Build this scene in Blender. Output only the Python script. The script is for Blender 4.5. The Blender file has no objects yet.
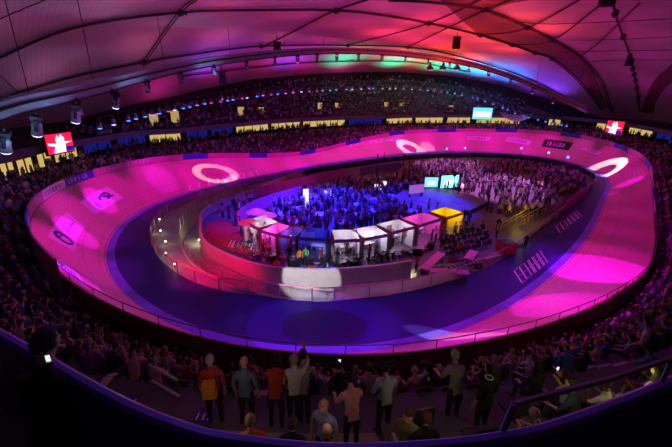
import bpy, bmesh, math, random
import numpy as np
from mathutils import Vector, Matrix
from mathutils.geometry import tessellate_polygon
random.seed(7); rng = np.random.default_rng(7)
SC = bpy.context.scene
COL = SC.collection
PI = math.pi

# ------------------------------------------------------------------ camera
CAM = np.array([-51.3059, -30.0936, 14.7918])
YAW, PIT, ROL, FPX, PPX, PPY = 0.7974, 0.3418, 0.0241, 351.2185, 1.2352, -6.3783
FWD = np.array([math.sin(YAW)*math.cos(PIT), math.cos(YAW)*math.cos(PIT), -math.sin(PIT)])
RGT = np.array([math.cos(YAW), -math.sin(YAW), 0.0]); UPV = np.cross(RGT, FWD)
R2 = RGT*math.cos(ROL)+UPV*math.sin(ROL); U2 = -RGT*math.sin(ROL)+UPV*math.cos(ROL)
cd = bpy.data.cameras.new('camera'); cam = bpy.data.objects.new('camera', cd); COL.objects.link(cam)
cam.matrix_world = Matrix(((R2[0], U2[0], -FWD[0], CAM[0]), (R2[1], U2[1], -FWD[1], CAM[1]), (R2[2], U2[2], -FWD[2], CAM[2]), (0, 0, 0, 1)))
cd.sensor_width = 36; cd.lens = FPX*36/672; cd.shift_x = -PPX/672; cd.shift_y = PPY/672
cd.clip_start = 0.05; cd.clip_end = 600
SC.camera = cam

def proj(p):
    d = np.asarray(p, float)-CAM; z = d@FWD
    z = np.where(np.abs(z) < 1e-6, 1e-6, z)
    return np.stack([336+PPX+FPX*(d@R2)/z, 223.5+PPY-FPX*(d@U2)/z, z], -1)
def ray(px, py):
    return FWD+R2*(px-336-PPX)/FPX-U2*(py-223.5-PPY)/FPX
def atz(px, py, z):
    d = ray(px, py); return CAM+d*(z-CAM[2])/d[2]

# ------------------------------------------------------------------ the oval of the track
def make_oval(n=90):
    a, b, bb, bs, w = 16.5127, 23.7372, 0.7957, 0.2337, 6.117
    e1, e2, e3 = 0.2826, 0.009, 1.529
    co = [2.0899, 0.0329, -1.4512, 0.1, 1.2919, -0.5782, 0.8271, -0.3322, 0.1956, 0.4163, 0.8344, -0.189, -0.2168, -0.1464, 0.1153, 0.1546, 0.0545, -0.0019, 0.1537, -0.0282]
    s = np.linspace(0, 62.5, n)
    u = np.clip((s-a)/b, 0, 1); kap = u*(1-e1)+e1*u*u*(3-2*u)
    t = np.clip((s-a*e2)/(b*e3), 0, 1); t = t*t*(3-2*t); bank = bs+(bb-bs)*t
    ds = s[1]; kap = kap*(PI/2)/(((kap[1:]+kap[:-1])/2*ds).sum())
    th = np.concatenate([[0], np.cumsum((kap[1:]+kap[:-1])/2*ds)])
    x = np.concatenate([[0], np.cumsum((np.cos(th)[1:]+np.cos(th)[:-1])/2*ds)])
    y = np.concatenate([[0], np.cumsum((np.sin(th)[1:]+np.sin(th)[:-1])/2*ds)]); y = y-y[-1]
    nx, ny = np.sin(th), -np.cos(th)
    full = lambda x, y: np.stack([np.concatenate([x[:-1], x[::-1][:-1], -x[:-1], -x[::-1][:-1]]), np.concatenate([y[:-1], -y[::-1][:-1], -y[:-1], y[::-1][:-1]])], 1)
    I = full(x, y); N = full(nx, ny); B = np.concatenate([bank[:-1], bank[::-1][:-1]]*2)
    ph = np.arctan2(I[:, 1]/22, I[:, 0]/50)
    H = lambda c, ns: sum(c[2*i]*np.cos(k*ph)+c[2*i+1]*np.sin(k*ph) for i, k in enumerate(ns))
    di = H(co[:8], (1, 2, 3, 4)); hz = H(co[8:14], (1, 2, 3)); dw = H(co[14:20], (1, 2, 3))
    I2 = I+N*di[:, None]; W = w+dw
    O = I2+N*(W*np.cos(B))[:, None]; OZ = np.maximum(W*np.sin(B)+hz, 0.25)
    ph = np.arctan2(O[:, 1]/30, O[:, 0]/55)
    CZ = 5.2316-.7618*np.cos(ph)-.202*np.sin(ph)+.33*np.cos(2*ph)+1.128*np.sin(2*ph)+.1842*np.cos(3*ph)-.3922*np.sin(3*ph)
    s = np.concatenate([[0], np.cumsum(np.hypot(*(np.roll(I2, -1, 0)-I2).T))])
    L = s[-1]; s = s/L
    CZ = np.maximum(CZ, OZ+0.9-1.35*np.exp(-((s[:-1]-.69)/.04)**2))
    return I2, O, OZ, N, CZ, s, L
I_, O_, OZ_, N_, CZ_, S_, LEN = make_oval()
def _it(arr, u):
    u = u % 1.0
    a = np.concatenate([arr, arr[:1]])
    if a.ndim == 1: return np.interp(u, S_, a)
    return np.array([np.interp(u, S_, a[:, k]) for k in range(a.shape[1])])
def fI(u): return _it(I_, u)
def fO(u): return _it(O_, u)
def fN(u):
    n = _it(N_, u); return n/np.hypot(*n)
def fOZ(u): return float(_it(OZ_, u))
def fCZ(u): return float(_it(CZ_, u))
def rp(u, d, z):
    p = fO(u)+fN(u)*d; return (float(p[0]), float(p[1]), float(z))
def tp(u, v, lift=0.0):
    """a point on the banked track: v 0 inner edge, 1 outer edge"""
    a = fI(u); b = fO(u); z = fOZ(u)*(v**1.12)
    return (float(a[0]+(b[0]-a[0])*v), float(a[1]+(b[1]-a[1])*v), z+lift)
EDGE = [(0, 20), (.05, 18), (.1, 14), (.15, 10.5), (.199, 9), (.237, 9.8), (.267, 14), (.298, 18.1), (.33, 20.6), (.363, 21.2), (.405, 20.3), (.462, 18.9), (.521, 17.1), (.575, 14.5), (.628, 11.6), (.655, 9.4), (.68, 8.6), (.72, 9.2), (.76, 12), (.80, 16), (.83, 18.6), (.9, 20), (1, 20)]
def fE(u): return float(np.interp(u % 1.0, [e[0] for e in EDGE], [e[1] for e in EDGE]))
DE = 18.0; ZC = 26.5
US = np.linspace(0, 1, 361)
ROOF_P = np.array([rp(u, DE, fE(u)) for u in US[:-1]])
ROOF_A = np.arctan2(ROOF_P[:, 1], ROOF_P[:, 0])
_o = np.argsort(ROOF_A); _A = ROOF_A[_o]; _R = np.hypot(ROOF_P[:, 0], ROOF_P[:, 1])[_o]; _Z = ROOF_P[:, 2][_o]
_A = np.concatenate([[_A[-1]-2*PI], _A, [_A[0]+2*PI]]); _R = np.concatenate([[_R[-1]], _R, [_R[0]]]); _Z = np.concatenate([[_Z[-1]], _Z, [_Z[0]]])
def roofz(x, y):
    a = math.atan2(y, x); R = np.interp(a, _A, _R); ze = np.interp(a, _A, _Z)
    rho = min(math.hypot(x, y)/R, 1.05)
    return float(ze+(ZC-ze)*(1-rho**4))
def roofhit(px, py, off=0.3):
    d = ray(px, py); t = 2.0
    while t < 170:
        p = CAM+d*t
        if p[2] > roofz(p[0], p[1])-off: break
        t += .1
    return (float(p[0]), float(p[1]), float(roofz(p[0], p[1])-off))
def wallhit(px, py, d, deep=True):
    W = O_+N_*d; r = ray(px, py); best = None; n = len(W)
    for i in range(n):
        a = W[i]; b = W[(i+1) % n]; e = b-a
        det = -r[0]*e[1]+e[0]*r[1]
        if abs(det) < 1e-9: continue
        q0 = a-CAM[:2]
        t = (-q0[0]*e[1]+e[0]*q0[1])/det; q = (r[0]*q0[1]-r[1]*q0[0])/det
        if t > 0 and 0 <= q <= 1 and (best is None or (t > best[0]) == deep):
            u1 = S_[i+1]; best = (t, S_[i]+q*(u1-S_[i]), CAM+r*t)
    return None if best is None else (best[1] % 1.0, float(best[2][2]))
_TU = np.linspace(0, 1, 721)[:-1]; _TV = np.linspace(0, 1, 25)
_TG = np.array([[tp(u, v) for v in _TV] for u in _TU]); _TQ = proj(_TG)
def trackhit(px, py):
    dd = (_TQ[..., 0]-px)**2+(_TQ[..., 1]-py)**2+np.where(_TQ[..., 2] < 1, 1e9, 0)
    i, j = np.unravel_index(dd.argmin(), dd.shape); return _TU[i], _TV[j]

# ------------------------------------------------------------------ materials
def mat(name, col, rough=.6, metal=0, emit=None, es=0, noise=0, scale=3.0, spec=.4, alpha=None, trans=0, bump=0):
    m = bpy.data.materials.new(name); m.use_nodes = True
    nt = m.node_tree; b = nt.nodes['Principled BSDF']
    b.inputs['Base Color'].default_value = (*col, 1); b.inputs['Roughness'].default_value = rough
    b.inputs['Metallic'].default_value = metal; b.inputs['Specular IOR Level'].default_value = spec
    if emit: b.inputs['Emission Color'].default_value = (*emit, 1); b.inputs['Emission Strength'].default_value = es
    if alpha is not None: b.inputs['Alpha'].default_value = alpha
    if trans: b.inputs['Transmission Weight'].default_value = trans
    if noise or bump:
        tc = nt.nodes.new('ShaderNodeTexCoord'); nz = nt.nodes.new('ShaderNodeTexNoise'); nz.inputs['Scale'].default_value = scale
        nz.inputs['Detail'].default_value = 4
        nt.links.new(tc.outputs['Object'], nz.inputs['Vector'])
        if noise:
            r = nt.nodes.new('ShaderNodeValToRGB')
            r.color_ramp.elements[0].position = .3; r.color_ramp.elements[1].position = .7
            r.color_ramp.elements[0].color = (*[c*(1-noise) for c in col], 1); r.color_ramp.elements[1].color = (*[min(1, c*(1+noise)) for c in col], 1)
            nt.links.new(nz.outputs['Fac'], r.inputs['Fac']); nt.links.new(r.outputs['Color'], b.inputs['Base Color'])
        if bump:
            bp = nt.nodes.new('ShaderNodeBump'); bp.inputs['Strength'].default_value = bump
            nt.links.new(nz.outputs['Fac'], bp.inputs['Height']); nt.links.new(bp.outputs['Normal'], b.inputs['Normal'])
    return m
def ramp_const(nt, stops):
    r = nt.nodes.new('ShaderNodeValToRGB'); r.color_ramp.interpolation = 'CONSTANT'
    el = r.color_ramp.elements
    while len(el) < len(stops): el.new(0.5)
    for e, (p, c) in zip(el, stops): e.position = p; e.color = (*c, 1)
    return r
def track_material():
    m = bpy.data.materials.new('pine track boards'); m.use_nodes = True; nt = m.node_tree; b = nt.nodes['Principled BSDF']
    uv = nt.nodes.new('ShaderNodeUVMap'); sx = nt.nodes.new('ShaderNodeSeparateXYZ'); nt.links.new(uv.outputs['UV'], sx.inputs[0])
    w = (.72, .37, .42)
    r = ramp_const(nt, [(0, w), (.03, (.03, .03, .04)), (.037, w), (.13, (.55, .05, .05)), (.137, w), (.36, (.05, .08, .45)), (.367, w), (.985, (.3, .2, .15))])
    nt.links.new(sx.outputs['Y'], r.inputs['Fac'])
    mp = nt.nodes.new('ShaderNodeMapping'); mp.inputs['Scale'].default_value = (60, 90, 1); nt.links.new(uv.outputs['UV'], mp.inputs[0])
    nz = nt.nodes.new('ShaderNodeTexNoise'); nz.inputs['Scale'].default_value = 1; nz.inputs['Detail'].default_value = 3; nt.links.new(mp.outputs[0], nz.inputs['Vector'])
    mr = nt.nodes.new('ShaderNodeMapRange'); mr.inputs[1].default_value = .3; mr.inputs[2].default_value = .7; mr.inputs[3].default_value = .72; mr.inputs[4].default_value = 1.12
    nt.links.new(nz.outputs['Fac'], mr.inputs[0])
    mx = nt.nodes.new('ShaderNodeMix'); mx.data_type = 'RGBA'; mx.blend_type = 'MULTIPLY'; mx.inputs[0].default_value = 1
    nt.links.new(r.outputs['Color'], mx.inputs[6]); nt.links.new(mr.outputs[0], mx.inputs[7]); nt.links.new(mx.outputs[2], b.inputs['Base Color'])
    b.inputs['Roughness'].default_value = .45; b.inputs['Specular IOR Level'].default_value = .25
    return m
def roof_material():
    m = bpy.data.materials.new('roof fabric panels'); m.use_nodes = True; nt = m.node_tree; b = nt.nodes['Principled BSDF']
    tc = nt.nodes.new('ShaderNodeTexCoord'); w = nt.nodes.new('ShaderNodeTexWave'); w.wave_type = 'BANDS'; w.bands_direction = 'X'
    w.inputs['Scale'].default_value = .55; w.inputs['Distortion'].default_value = 0
    nt.links.new(tc.outputs['Object'], w.inputs['Vector'])
    r = nt.nodes.new('ShaderNodeValToRGB'); r.color_ramp.elements[0].position = .0; r.color_ramp.elements[0].color = (.46, .42, .43, 1)
    r.color_ramp.elements[1].position = .05; r.color_ramp.elements[1].color = (.62, .57, .58, 1)
    nt.links.new(w.outputs['Fac'], r.inputs['Fac'])
    nz = nt.nodes.new('ShaderNodeTexNoise'); nz.inputs['Scale'].default_value = .12; nz.inputs['Detail'].default_value = 3
    nt.links.new(tc.outputs['Object'], nz.inputs['Vector'])
    mr = nt.nodes.new('ShaderNodeMapRange'); mr.inputs[1].default_value = .3; mr.inputs[2].default_value = .7; mr.inputs[3].default_value = .75; mr.inputs[4].default_value = 1.1
    nt.links.new(nz.outputs['Fac'], mr.inputs[0])
    mx = nt.nodes.new('ShaderNodeMix'); mx.data_type = 'RGBA'; mx.blend_type = 'MULTIPLY'; mx.inputs[0].default_value = 1
    nt.links.new(r.outputs['Color'], mx.inputs[6]); nt.links.new(mr.outputs[0], mx.inputs[7]); nt.links.new(mx.outputs[2], b.inputs['Base Color'])
    b.inputs['Roughness'].default_value = .8
    return m
M = dict(
    track=track_material(), roof=roof_material(),
    band=mat('blue band paint', (.16, .20, .62), .5, noise=.15, scale=.6),
    navy=mat('navy safety zone paint', (.028, .025, .19), .45, noise=.2, scale=.25, spec=.3),
    deck=mat('dark infield deck', (.16, .15, .19), .5, noise=.3, scale=.5),
    carpet=mat('red carpet', (.35, .05, .07), .9, noise=.25, scale=2),
    passage=mat('grey passage concrete', (.42, .42, .40), .7, noise=.2, scale=1),
    cream=mat('cream wall panels', (.66, .63, .55), .6, noise=.08, scale=2),
    white=mat('white laminate', (.80, .80, .82), .45), dark=mat('matt black', (.015, .015, .018), .6),
    dark2=mat('charcoal metal', (.05, .05, .06), .45, .6), steel=mat('brushed steel', (.55, .56, .60), .35, .9),
    rail=mat('painted steel rail', (.28, .26, .34), .4, .4), gantry=mat('grey gantry steel', (.36, .42, .52), .6, .1, noise=.15, scale=1),
    cable=mat('dark roof cable', (.035, .03, .04), .6), conc=mat('stand concrete', (.14, .13, .15), .85, noise=.25, scale=.8),
    step=mat('pale step edge', (.45, .44, .47), .7), tan=mat('tan walkway screed', (.40, .33, .24), .8, noise=.25, scale=1.2),
    wood=mat('reddish slatted boards', (.22, .09, .05), .6, noise=.4, scale=4), fascia=mat('grey violet fascia', (.20, .18, .30), .6, noise=.1, scale=.5),
    wallblack=mat('black upper wall', (.03, .025, .035), .8, noise=.3, scale=.3), blueseat=mat('blue plastic seat', (.05, .06, .22), .4),
    seat=mat('dark plastic seat', (.06, .055, .09), .45), litseat=mat('olive seat back', (.34, .33, .12), .5),
    bluerail=mat('blue balcony panel', (.05, .05, .26), .35), bluecap=mat('blue balcony cap', (.16, .14, .62), .3),
    magenta=mat('pink printed board', (.80, .22, .62), .5), pinkad=mat('pale pink printed decal', (.95, .62, .98), .45),
    bluead=mat('blue printed board', (.05, .08, .75), .45), whitead=mat('white printed board', (.88, .86, .92), .45),
    ink=mat('dark blue ink', (.02, .02, .18), .5), whiteink_beam=mat('white paint and projected lettering', (.92, .9, .95), .5),
    yellow=mat('yellow fabric', (.85, .62, .03), .6), tyre=mat('black rubber', (.02, .02, .02), .8),
    redp=mat('red paint', (.7, .04, .04), .4), greenp=mat('green fabric', (.1, .6, .12), .7), cloth=mat('pale blue tablecloth', (.55, .6, .8), .8),
    violet=mat('violet partition cloth', (.30, .22, .62), .7),
    glow=mat('lit concourse glazing', (.5, .45, .25), .5, emit=(1, .72, .22), es=.6, noise=0),
    glowblue=mat('blue lit glazing', (.1, .1, .4), .5, emit=(.04, .06, 1), es=.14),
    glowdoor=mat('lit doorway', (.5, .45, .25), .5, emit=(1, .70, .22), es=.4),
    zipper=mat('brown roof strip', (.17, .10, .10), .8),
)
def emat(name, col, s):
    return mat(name, tuple(c*.5 for c in col), .4, emit=col, es=s)
def glass_panel():
    m = bpy.data.materials.new('clear fence panel'); m.use_nodes = True; nt = m.node_tree; nt.nodes.clear()
    o = nt.nodes.new('ShaderNodeOutputMaterial'); mx = nt.nodes.new('ShaderNodeMixShader'); t = nt.nodes.new('ShaderNodeBsdfTransparent'); g = nt.nodes.new('ShaderNodeBsdfPrincipled')
    g.inputs['Base Color'].default_value = (.6, .6, .55, 1); g.inputs['Roughness'].default_value = .25
    t.inputs[0].default_value = (.92, .92, .95, 1); mx.inputs[0].default_value = .22
    nt.links.new(t.outputs[0], mx.inputs[1]); nt.links.new(g.outputs[0], mx.inputs[2]); nt.links.new(mx.outputs[0], o.inputs[0])
    return m
M['glass'] = glass_panel()
def translucent(name, col):
    m = bpy.data.materials.new(name); m.use_nodes = True; nt = m.node_tree; nt.nodes.clear()
    o = nt.nodes.new('ShaderNodeOutputMaterial'); mx = nt.nodes.new('ShaderNodeMixShader'); t = nt.nodes.new('ShaderNodeBsdfTranslucent'); g = nt.nodes.new('ShaderNodeBsdfDiffuse')
    t.inputs[0].default_value = (*col, 1); g.inputs[0].default_value = (*col, 1); mx.inputs[0].default_value = .6
    nt.links.new(t.outputs[0], mx.inputs[1]); nt.links.new(g.outputs[0], mx.inputs[2]); nt.links.new(mx.outputs[0], o.inputs[0]); return m
M['creamt'] = translucent('frosted cream panel', (.85, .82, .68))

# ------------------------------------------------------------------ mesh helpers
class MB:
    def __init__(s): s.v = []; s.f = []; s.m = []; s.mats = []; s.uv = None
    def mi(s, m):
        if m not in s.mats: s.mats.append(m)
        return s.mats.index(m)
    def add(s, vs, fs, m=None):
        k = len(s.v); s.v += [tuple(map(float, v)) for v in vs]; i = s.mi(m)
        for f in fs: s.f.append(tuple(k+j for j in f)); s.m.append(i)
        return s
    def box(s, c, sz, m=None, rz=0, top=1.0):
        x, y, z = [q/2 for q in sz]; cs, sn = math.cos(rz), math.sin(rz); vs = []
        for dz, t in ((-z, 1), (z, top)):
            for dx, dy in ((-x, -y), (x, -y), (x, y), (-x, y)):
                dx *= t; dy *= t; vs.append((c[0]+dx*cs-dy*sn, c[1]+dx*sn+dy*cs, c[2]+dz))
        return s.add(vs, [(3, 2, 1, 0), (4, 5, 6, 7), (0, 1, 5, 4), (1, 2, 6, 5), (2, 3, 7, 6), (3, 0, 4, 7)], m)
    def tube(s, pts, r, n=6, m=None, closed=False, radii=None):
        P = [Vector(p) for p in pts]; L = len(P); k = len(s.v); i_ = s.mi(m)
        for i, p in enumerate(P):
            a = P[i-1] if (i > 0 or closed) else p; b = P[(i+1) % L] if (i < L-1 or closed) else p
            t = (b-a); t = t.normalized() if t.length > 1e-9 else Vector((0, 0, 1))
            ref = Vector((0, 0, 1)) if abs(t.z) < .95 else Vector((1, 0, 0))
            e1 = t.cross(ref).normalized(); e2 = t.cross(e1).normalized(); rr = radii[i] if radii else r
            for j in range(n):
                q = p+(e1*math.cos(2*PI*j/n)+e2*math.sin(2*PI*j/n))*rr; s.v.append(tuple(q))
        for i in range(L if closed else L-1):
            a = k+i*n; b = k+((i+1) % L)*n
            for j in range(n): s.f.append((a+j, a+(j+1) % n, b+(j+1) % n, b+j)); s.m.append(i_)
        if not closed:
            s.f.append(tuple(k+j for j in reversed(range(n)))); s.m.append(i_)
            s.f.append(tuple(k+(L-1)*n+j for j in range(n))); s.m.append(i_)
        return s
    def sphere(s, c, r, m=None, n=8, h=6, sc=(1, 1, 1)):
        vs = [(c[0], c[1], c[2]-r*sc[2])]; fs = []
        for i in range(1, h):
            a = -PI/2+PI*i/h
            for j in range(n):
                b = 2*PI*j/n; vs.append((c[0]+r*sc[0]*math.cos(a)*math.cos(b), c[1]+r*sc[1]*math.cos(a)*math.sin(b), c[2]+r*sc[2]*math.sin(a)))
        vs.append((c[0], c[1], c[2]+r*sc[2])); T = len(vs)-1
        for j in range(n):
            fs.append((0, 1+(j+1) % n, 1+j)); fs.append((T, T-n+j, T-n+(j+1) % n))
            for i in range(h-2): a = 1+i*n; fs.append((a+j, a+(j+1) % n, a+n+(j+1) % n, a+n+j))
        return s.add(vs, fs, m)
    def lathe(s, c, prof, m=None, n=12, axis='z'):
        vs = []; fs = []
        for r, h in prof:
            for j in range(n):
                a = 2*PI*j/n
                q = (r*math.cos(a), r*math.sin(a), h) if axis == 'z' else ((r*math.cos(a), h, r*math.sin(a)) if axis == 'y' else (h, r*math.cos(a), r*math.sin(a)))
                vs.append((c[0]+q[0], c[1]+q[1], c[2]+q[2]))
        for i in range(len(prof)-1):
            for j in range(n): fs.append((i*n+j, i*n+(j+1) % n, (i+1)*n+(j+1) % n, (i+1)*n+j))
        fs.append(tuple(reversed(range(n)))); fs.append(tuple((len(prof)-1)*n+j for j in range(n)))
        return s.add(vs, fs, m)
    def quadgrid(s, rows, m=None, uvs=None, closed=False):
        k = len(s.v); R = len(rows); C_ = len(rows[0]); i_ = s.mi(m)
        for r in rows: s.v += [tuple(map(float, p)) for p in r]
        for i in range(R if closed else R-1):
            for j in range(C_-1):
                a = k+i*C_+j; b = k+((i+1) % R)*C_+j; s.f.append((a, b, b+1, a+1)); s.m.append(i_)
        return s
    def build(s, name, m=None, parent=None, smooth=False, at=None):
        me = bpy.data.meshes.new(name)
        vs = s.v if at is None else [(v[0]-at[0], v[1]-at[1], v[2]-at[2]) for v in s.v]
        me.from_pydata(vs, [], s.f); me.update()
        mats = s.mats if any(x is not None for x in s.mats) else [m]
        for q in mats: me.materials.append(q if q is not None else m)
        if len(mats) > 1: me.polygons.foreach_set('material_index', s.m)
        if smooth: me.polygons.foreach_set('use_smooth', [True]*len(me.polygons))
        o = bpy.data.objects.new(name, me); COL.objects.link(o)
        if at is not None: o.location = at
        if parent is not None: o.parent = parent
        return o
def tag(o, label=None, cat=None, group=None, kind=None):
    if label: o['label'] = label
    if cat: o['category'] = cat
    if group: o['group'] = group
    if kind: o['kind'] = kind
    return o
def thing(name, label, cat, loc=(0, 0, 0), rz=0, group=None):
    o = bpy.data.objects.new(name, None); COL.objects.link(o); o.location = loc; o.rotation_euler = (0, 0, rz); o.empty_display_size = .2
    return tag(o, label, cat, group)
def struct(o): o['kind'] = 'structure'; return o
def kids(o): return [c for c in list(COL.objects) if c.parent == o]
def copy_tree(src, children, loc=None, rz=None, label=None, group=None):
    """children: list of (child, [grandchildren])"""
    r = src.copy(); COL.objects.link(r)
    if loc is not None: r.location = loc
    if rz is not None: r.rotation_euler = (0, 0, rz)
    if label: r['label'] = label
    if group: r['group'] = group
    for c, gs in children:
        d = c.copy(); COL.objects.link(d); d.parent = r
        for g in gs:
            e = g.copy(); COL.objects.link(e); e.parent = d
    return r
def dark_trim(u): return u
def sweep(name, prof, m, u0=0, u1=1, n=180, closed=None, smooth=False):
    """prof: list of (offset d or function, z function) swept round the oval"""
    closed = (u0 == 0 and u1 == 1) if closed is None else closed
    us = np.linspace(u0, u1, n+1)
    if closed: us = us[:-1]
    rows = [[rp(u, d(u) if callable(d) else d, z(u) if callable(z) else z) for d, z in prof] for u in us]
    b = MB(); b.quadgrid(rows, m, closed=closed); return b.build(name, m, smooth=smooth)
# ------------------------------------------------------------------ the setting
US = np.linspace(0, 1, 361)[:-1]
# banked track with uv (u along, v across)
me = bpy.data.meshes.new('track_floor'); vs = []; fs = []; NV = 13
for u in US:
    for j in range(NV): vs.append(tp(u, j/(NV-1)))
for i in range(360):
    for j in range(NV-1):
        a = i*NV+j; b = ((i+1) % 360)*NV+j; fs.append((a, b, b+1, a+1))
me.from_pydata(vs, [], fs); uvl = me.uv_layers.new(name='UVMap'); data = []
for i in range(360):
    for j in range(NV-1):
        data += [i/36, j/(NV-1), (i+1)/36, j/(NV-1), (i+1)/36, (j+1)/(NV-1), i/36, (j+1)/(NV-1)]
uvl.data.foreach_set('uv', data); me.materials.append(M['track']); me.polygons.foreach_set('use_smooth', [True]*len(fs))
o = bpy.data.objects.new('track_floor', me); COL.objects.link(o); struct(o)
# blue band inside the boards
b = MB(); b.quadgrid([[tuple(fI(u)-fN(u)*.95)+(-.02,), tuple(fI(u)-fN(u)*.5)+(.01,), tuple(fI(u)+fN(u)*.02)+(.02,)] for u in US], M['band'], closed=True)
struct(b.build('trim_1', M['band']))

FENCE = [(-40.8, 7), (-38.6, 11.3), (-35.2, 15.2), (-30.3, 18.1), (-24.7, 19.4), (-19.2, 19.7), (-10.5, 19.6), (-.6, 19), (14.7, 17.4), (25.8, 14.1), (37.7, 6.9), (43, -3), (40.8, -11.3), (34.5, -16.9), (27.1, -19.6), (14.3, -20.2), (2.8, -20.3), (-4.6, -20.3), (-13.5, -20.4), (-21, -19.8), (-26.5, -18.5), (-31, -16.7), (-33.6, -15.1), (-35.5, -13.8), (-37, -12.2), (-38.7, -9.7), (-40.3, -7.3), (-41.5, -4), (-41.9, 0), (-41.7, 3.3)]
def smooth_closed(P, n=240):
    P = np.array(P, float); L = len(P); out = []
    for i in range(n):
        t = i/n*L; k = int(t); f = t-k; a, b_, c, d = P[(k-1) % L], P[k % L], P[(k+1) % L], P[(k+2) % L]
        out.append(.5*((2*b_)+(-a+c)*f+(2*a-5*b_+4*c-d)*f*f+(-a+3*b_-3*c+d)*f**3))
    return np.array(out)
def smooth_open(P, n=60):
    P = np.array(P, float); P = np.concatenate([[2*P[0]-P[1]], P, [2*P[-1]-P[-2]]]); L = len(P)-3; out = []
    for i in range(n+1):
        t = min(i/n*L, L-1e-6); k = int(t); f = t-k; a, b_, c, d = P[k], P[k+1], P[k+2], P[k+3]
        out.append(.5*((2*b_)+(-a+c)*f+(2*a-5*b_+4*c-d)*f*f+(-a+3*b_-3*c+d)*f**3))
    return np.array(out)
FC = smooth_closed(FENCE, 240)          # clockwise seen from above, starts at the left bend
def poly(name, loops, z, m, both=False):
    b = MB(); flat = [p for l in loops for p in l]
    tris = tessellate_polygon([[Vector((p[0], p[1], 0)) for p in l] for l in loops])
    vs = [(p[0], p[1], z(p[0], p[1]) if callable(z) else z) for p in flat]; fs = []
    for t in tris:
        a, c, d = [Vector(vs[i]) for i in t]
        fs.append(tuple(t) if (c-a).cross(d-a).z > 0 else tuple(reversed(t)))
    b.add(vs, fs, m); return b.build(name, m)
inner = [tuple(fI(u)-fN(u)*.45) for u in US[::2]]
struct(poly('safety_zone_floor', [inner, [tuple(p) for p in FC]], 0.0, M['navy']))
# raised centre deck: front (left) part stands inside the fence, the rest reaches it
DFRONT = [(-10.5, 19.2), (-16, 17.3), (-22.8, 14.4), (-27.2, 12.6), (-31.5, 11.2), (-34.3, 8.8), (-35.9, 5.8), (-37.2, 3), (-37.9, .2), (-37.8, -2.5), (-37.3, -5.2), (-36.2, -8), (-33.4, -11.1), (-30.2, -13.4), (-27.2, -15), (-24, -16.4), (-21, -18.2), (-17, -19.6)]
DF = smooth_open(DFRONT, 90)
def near_idx(p): return int(np.hypot(*(FC-np.array(p)).T).argmin())
i0, i1 = near_idx((-17, -20)), near_idx((-10.5, 19.6))
back = [];  k = i0
while k != i1:
    back.append(tuple(FC[k])); k = (k-1) % 240
back.append(tuple(FC[i1]))
back = [(p[0]*.995, p[1]*.985) for p in back]
deckpoly = [tuple(p) for p in DF]+back
struct(poly('infield_floor', [deckpoly], 0.02, M['deck']))
struct(poly('passage_floor', [[tuple(p) for p in FC]], -1.7, M['passage']))
b = MB(); b.quadgrid([[(p[0], p[1], -1.7), (p[0], p[1], 0.0)] for p in FC], M['cream'], closed=True); struct(b.build('wall_passage', M['cream']))
# wall round the deck: 1.0 m over the deck, down to the passage
def ribbon(name, pts, z0, z1, th, m, closed=False):
    P = np.array(pts, float)[:, :2]; T = np.gradient(P, axis=0) if not closed else np.roll(P, -1, 0)-np.roll(P, 1, 0)
    Nn = np.stack([T[:, 1], -T[:, 0]], 1); Nn /= np.maximum(np.hypot(Nn[:, 0], Nn[:, 1])[:, None], 1e-9)
    z0 = z0 if hasattr(z0, '__len__') else [z0]*len(P); z1 = z1 if hasattr(z1, '__len__') else [z1]*len(P)
    b = MB(); rows = []
    for p, n, a, c in zip(P, Nn, z0, z1):
        q = p+n*th; rows.append([(p[0], p[1], a), (p[0], p[1], c), (q[0], q[1], c), (q[0], q[1], a), (p[0], p[1], a)])
    b.quadgrid(rows, m, closed=closed)
    if not closed:
        k = len(rows)*5-5
        b.add([rows[0][j] for j in range(4)], [(0, 1, 2, 3)], m); b.add([rows[-1][j] for j in range(4)], [(3, 2, 1, 0)], m)
    return b.build(name, m)
DW = [p for p in DF if p[0] < -26.4 or p[1] > 0]; DL = [p for p in DF if not (p[0] < -26.4 or p[1] > 0)]
struct(ribbon('wall_deck', DW, -1.7, 1.0, .25, M['cream'])); struct(ribbon('wall_passage_end', DL, -1.7, 0.0, .2, M['cream']))
# ramp between the outer fence and the inner railing on the left
O2 = smooth_open([(-22.8, 17.2), (-27.5, 16.2), (-31.8, 14.2), (-35.2, 11.2), (-37.9, 7.2), (-39.2, 3.2), (-39.9, -.5), (-39.8, -4), (-39.2, -7), (-38.2, -9.6), (-37.2, -11.4)], 60)
ja, jb = near_idx((-22.8, 19.5)), near_idx((-37.3, -11.8))
seg = []; k = ja
while k != jb:
    seg.append(tuple(FC[k])); k = (k-1) % 240
seg.append(tuple(FC[jb]))
struct(poly('ramp_floor', [[tuple(p) for p in O2]+list(reversed(seg))], -.35, M['passage']))
struct(ribbon('wall_ramp', O2, -1.7, -.1, .12, M['cream']))

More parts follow.
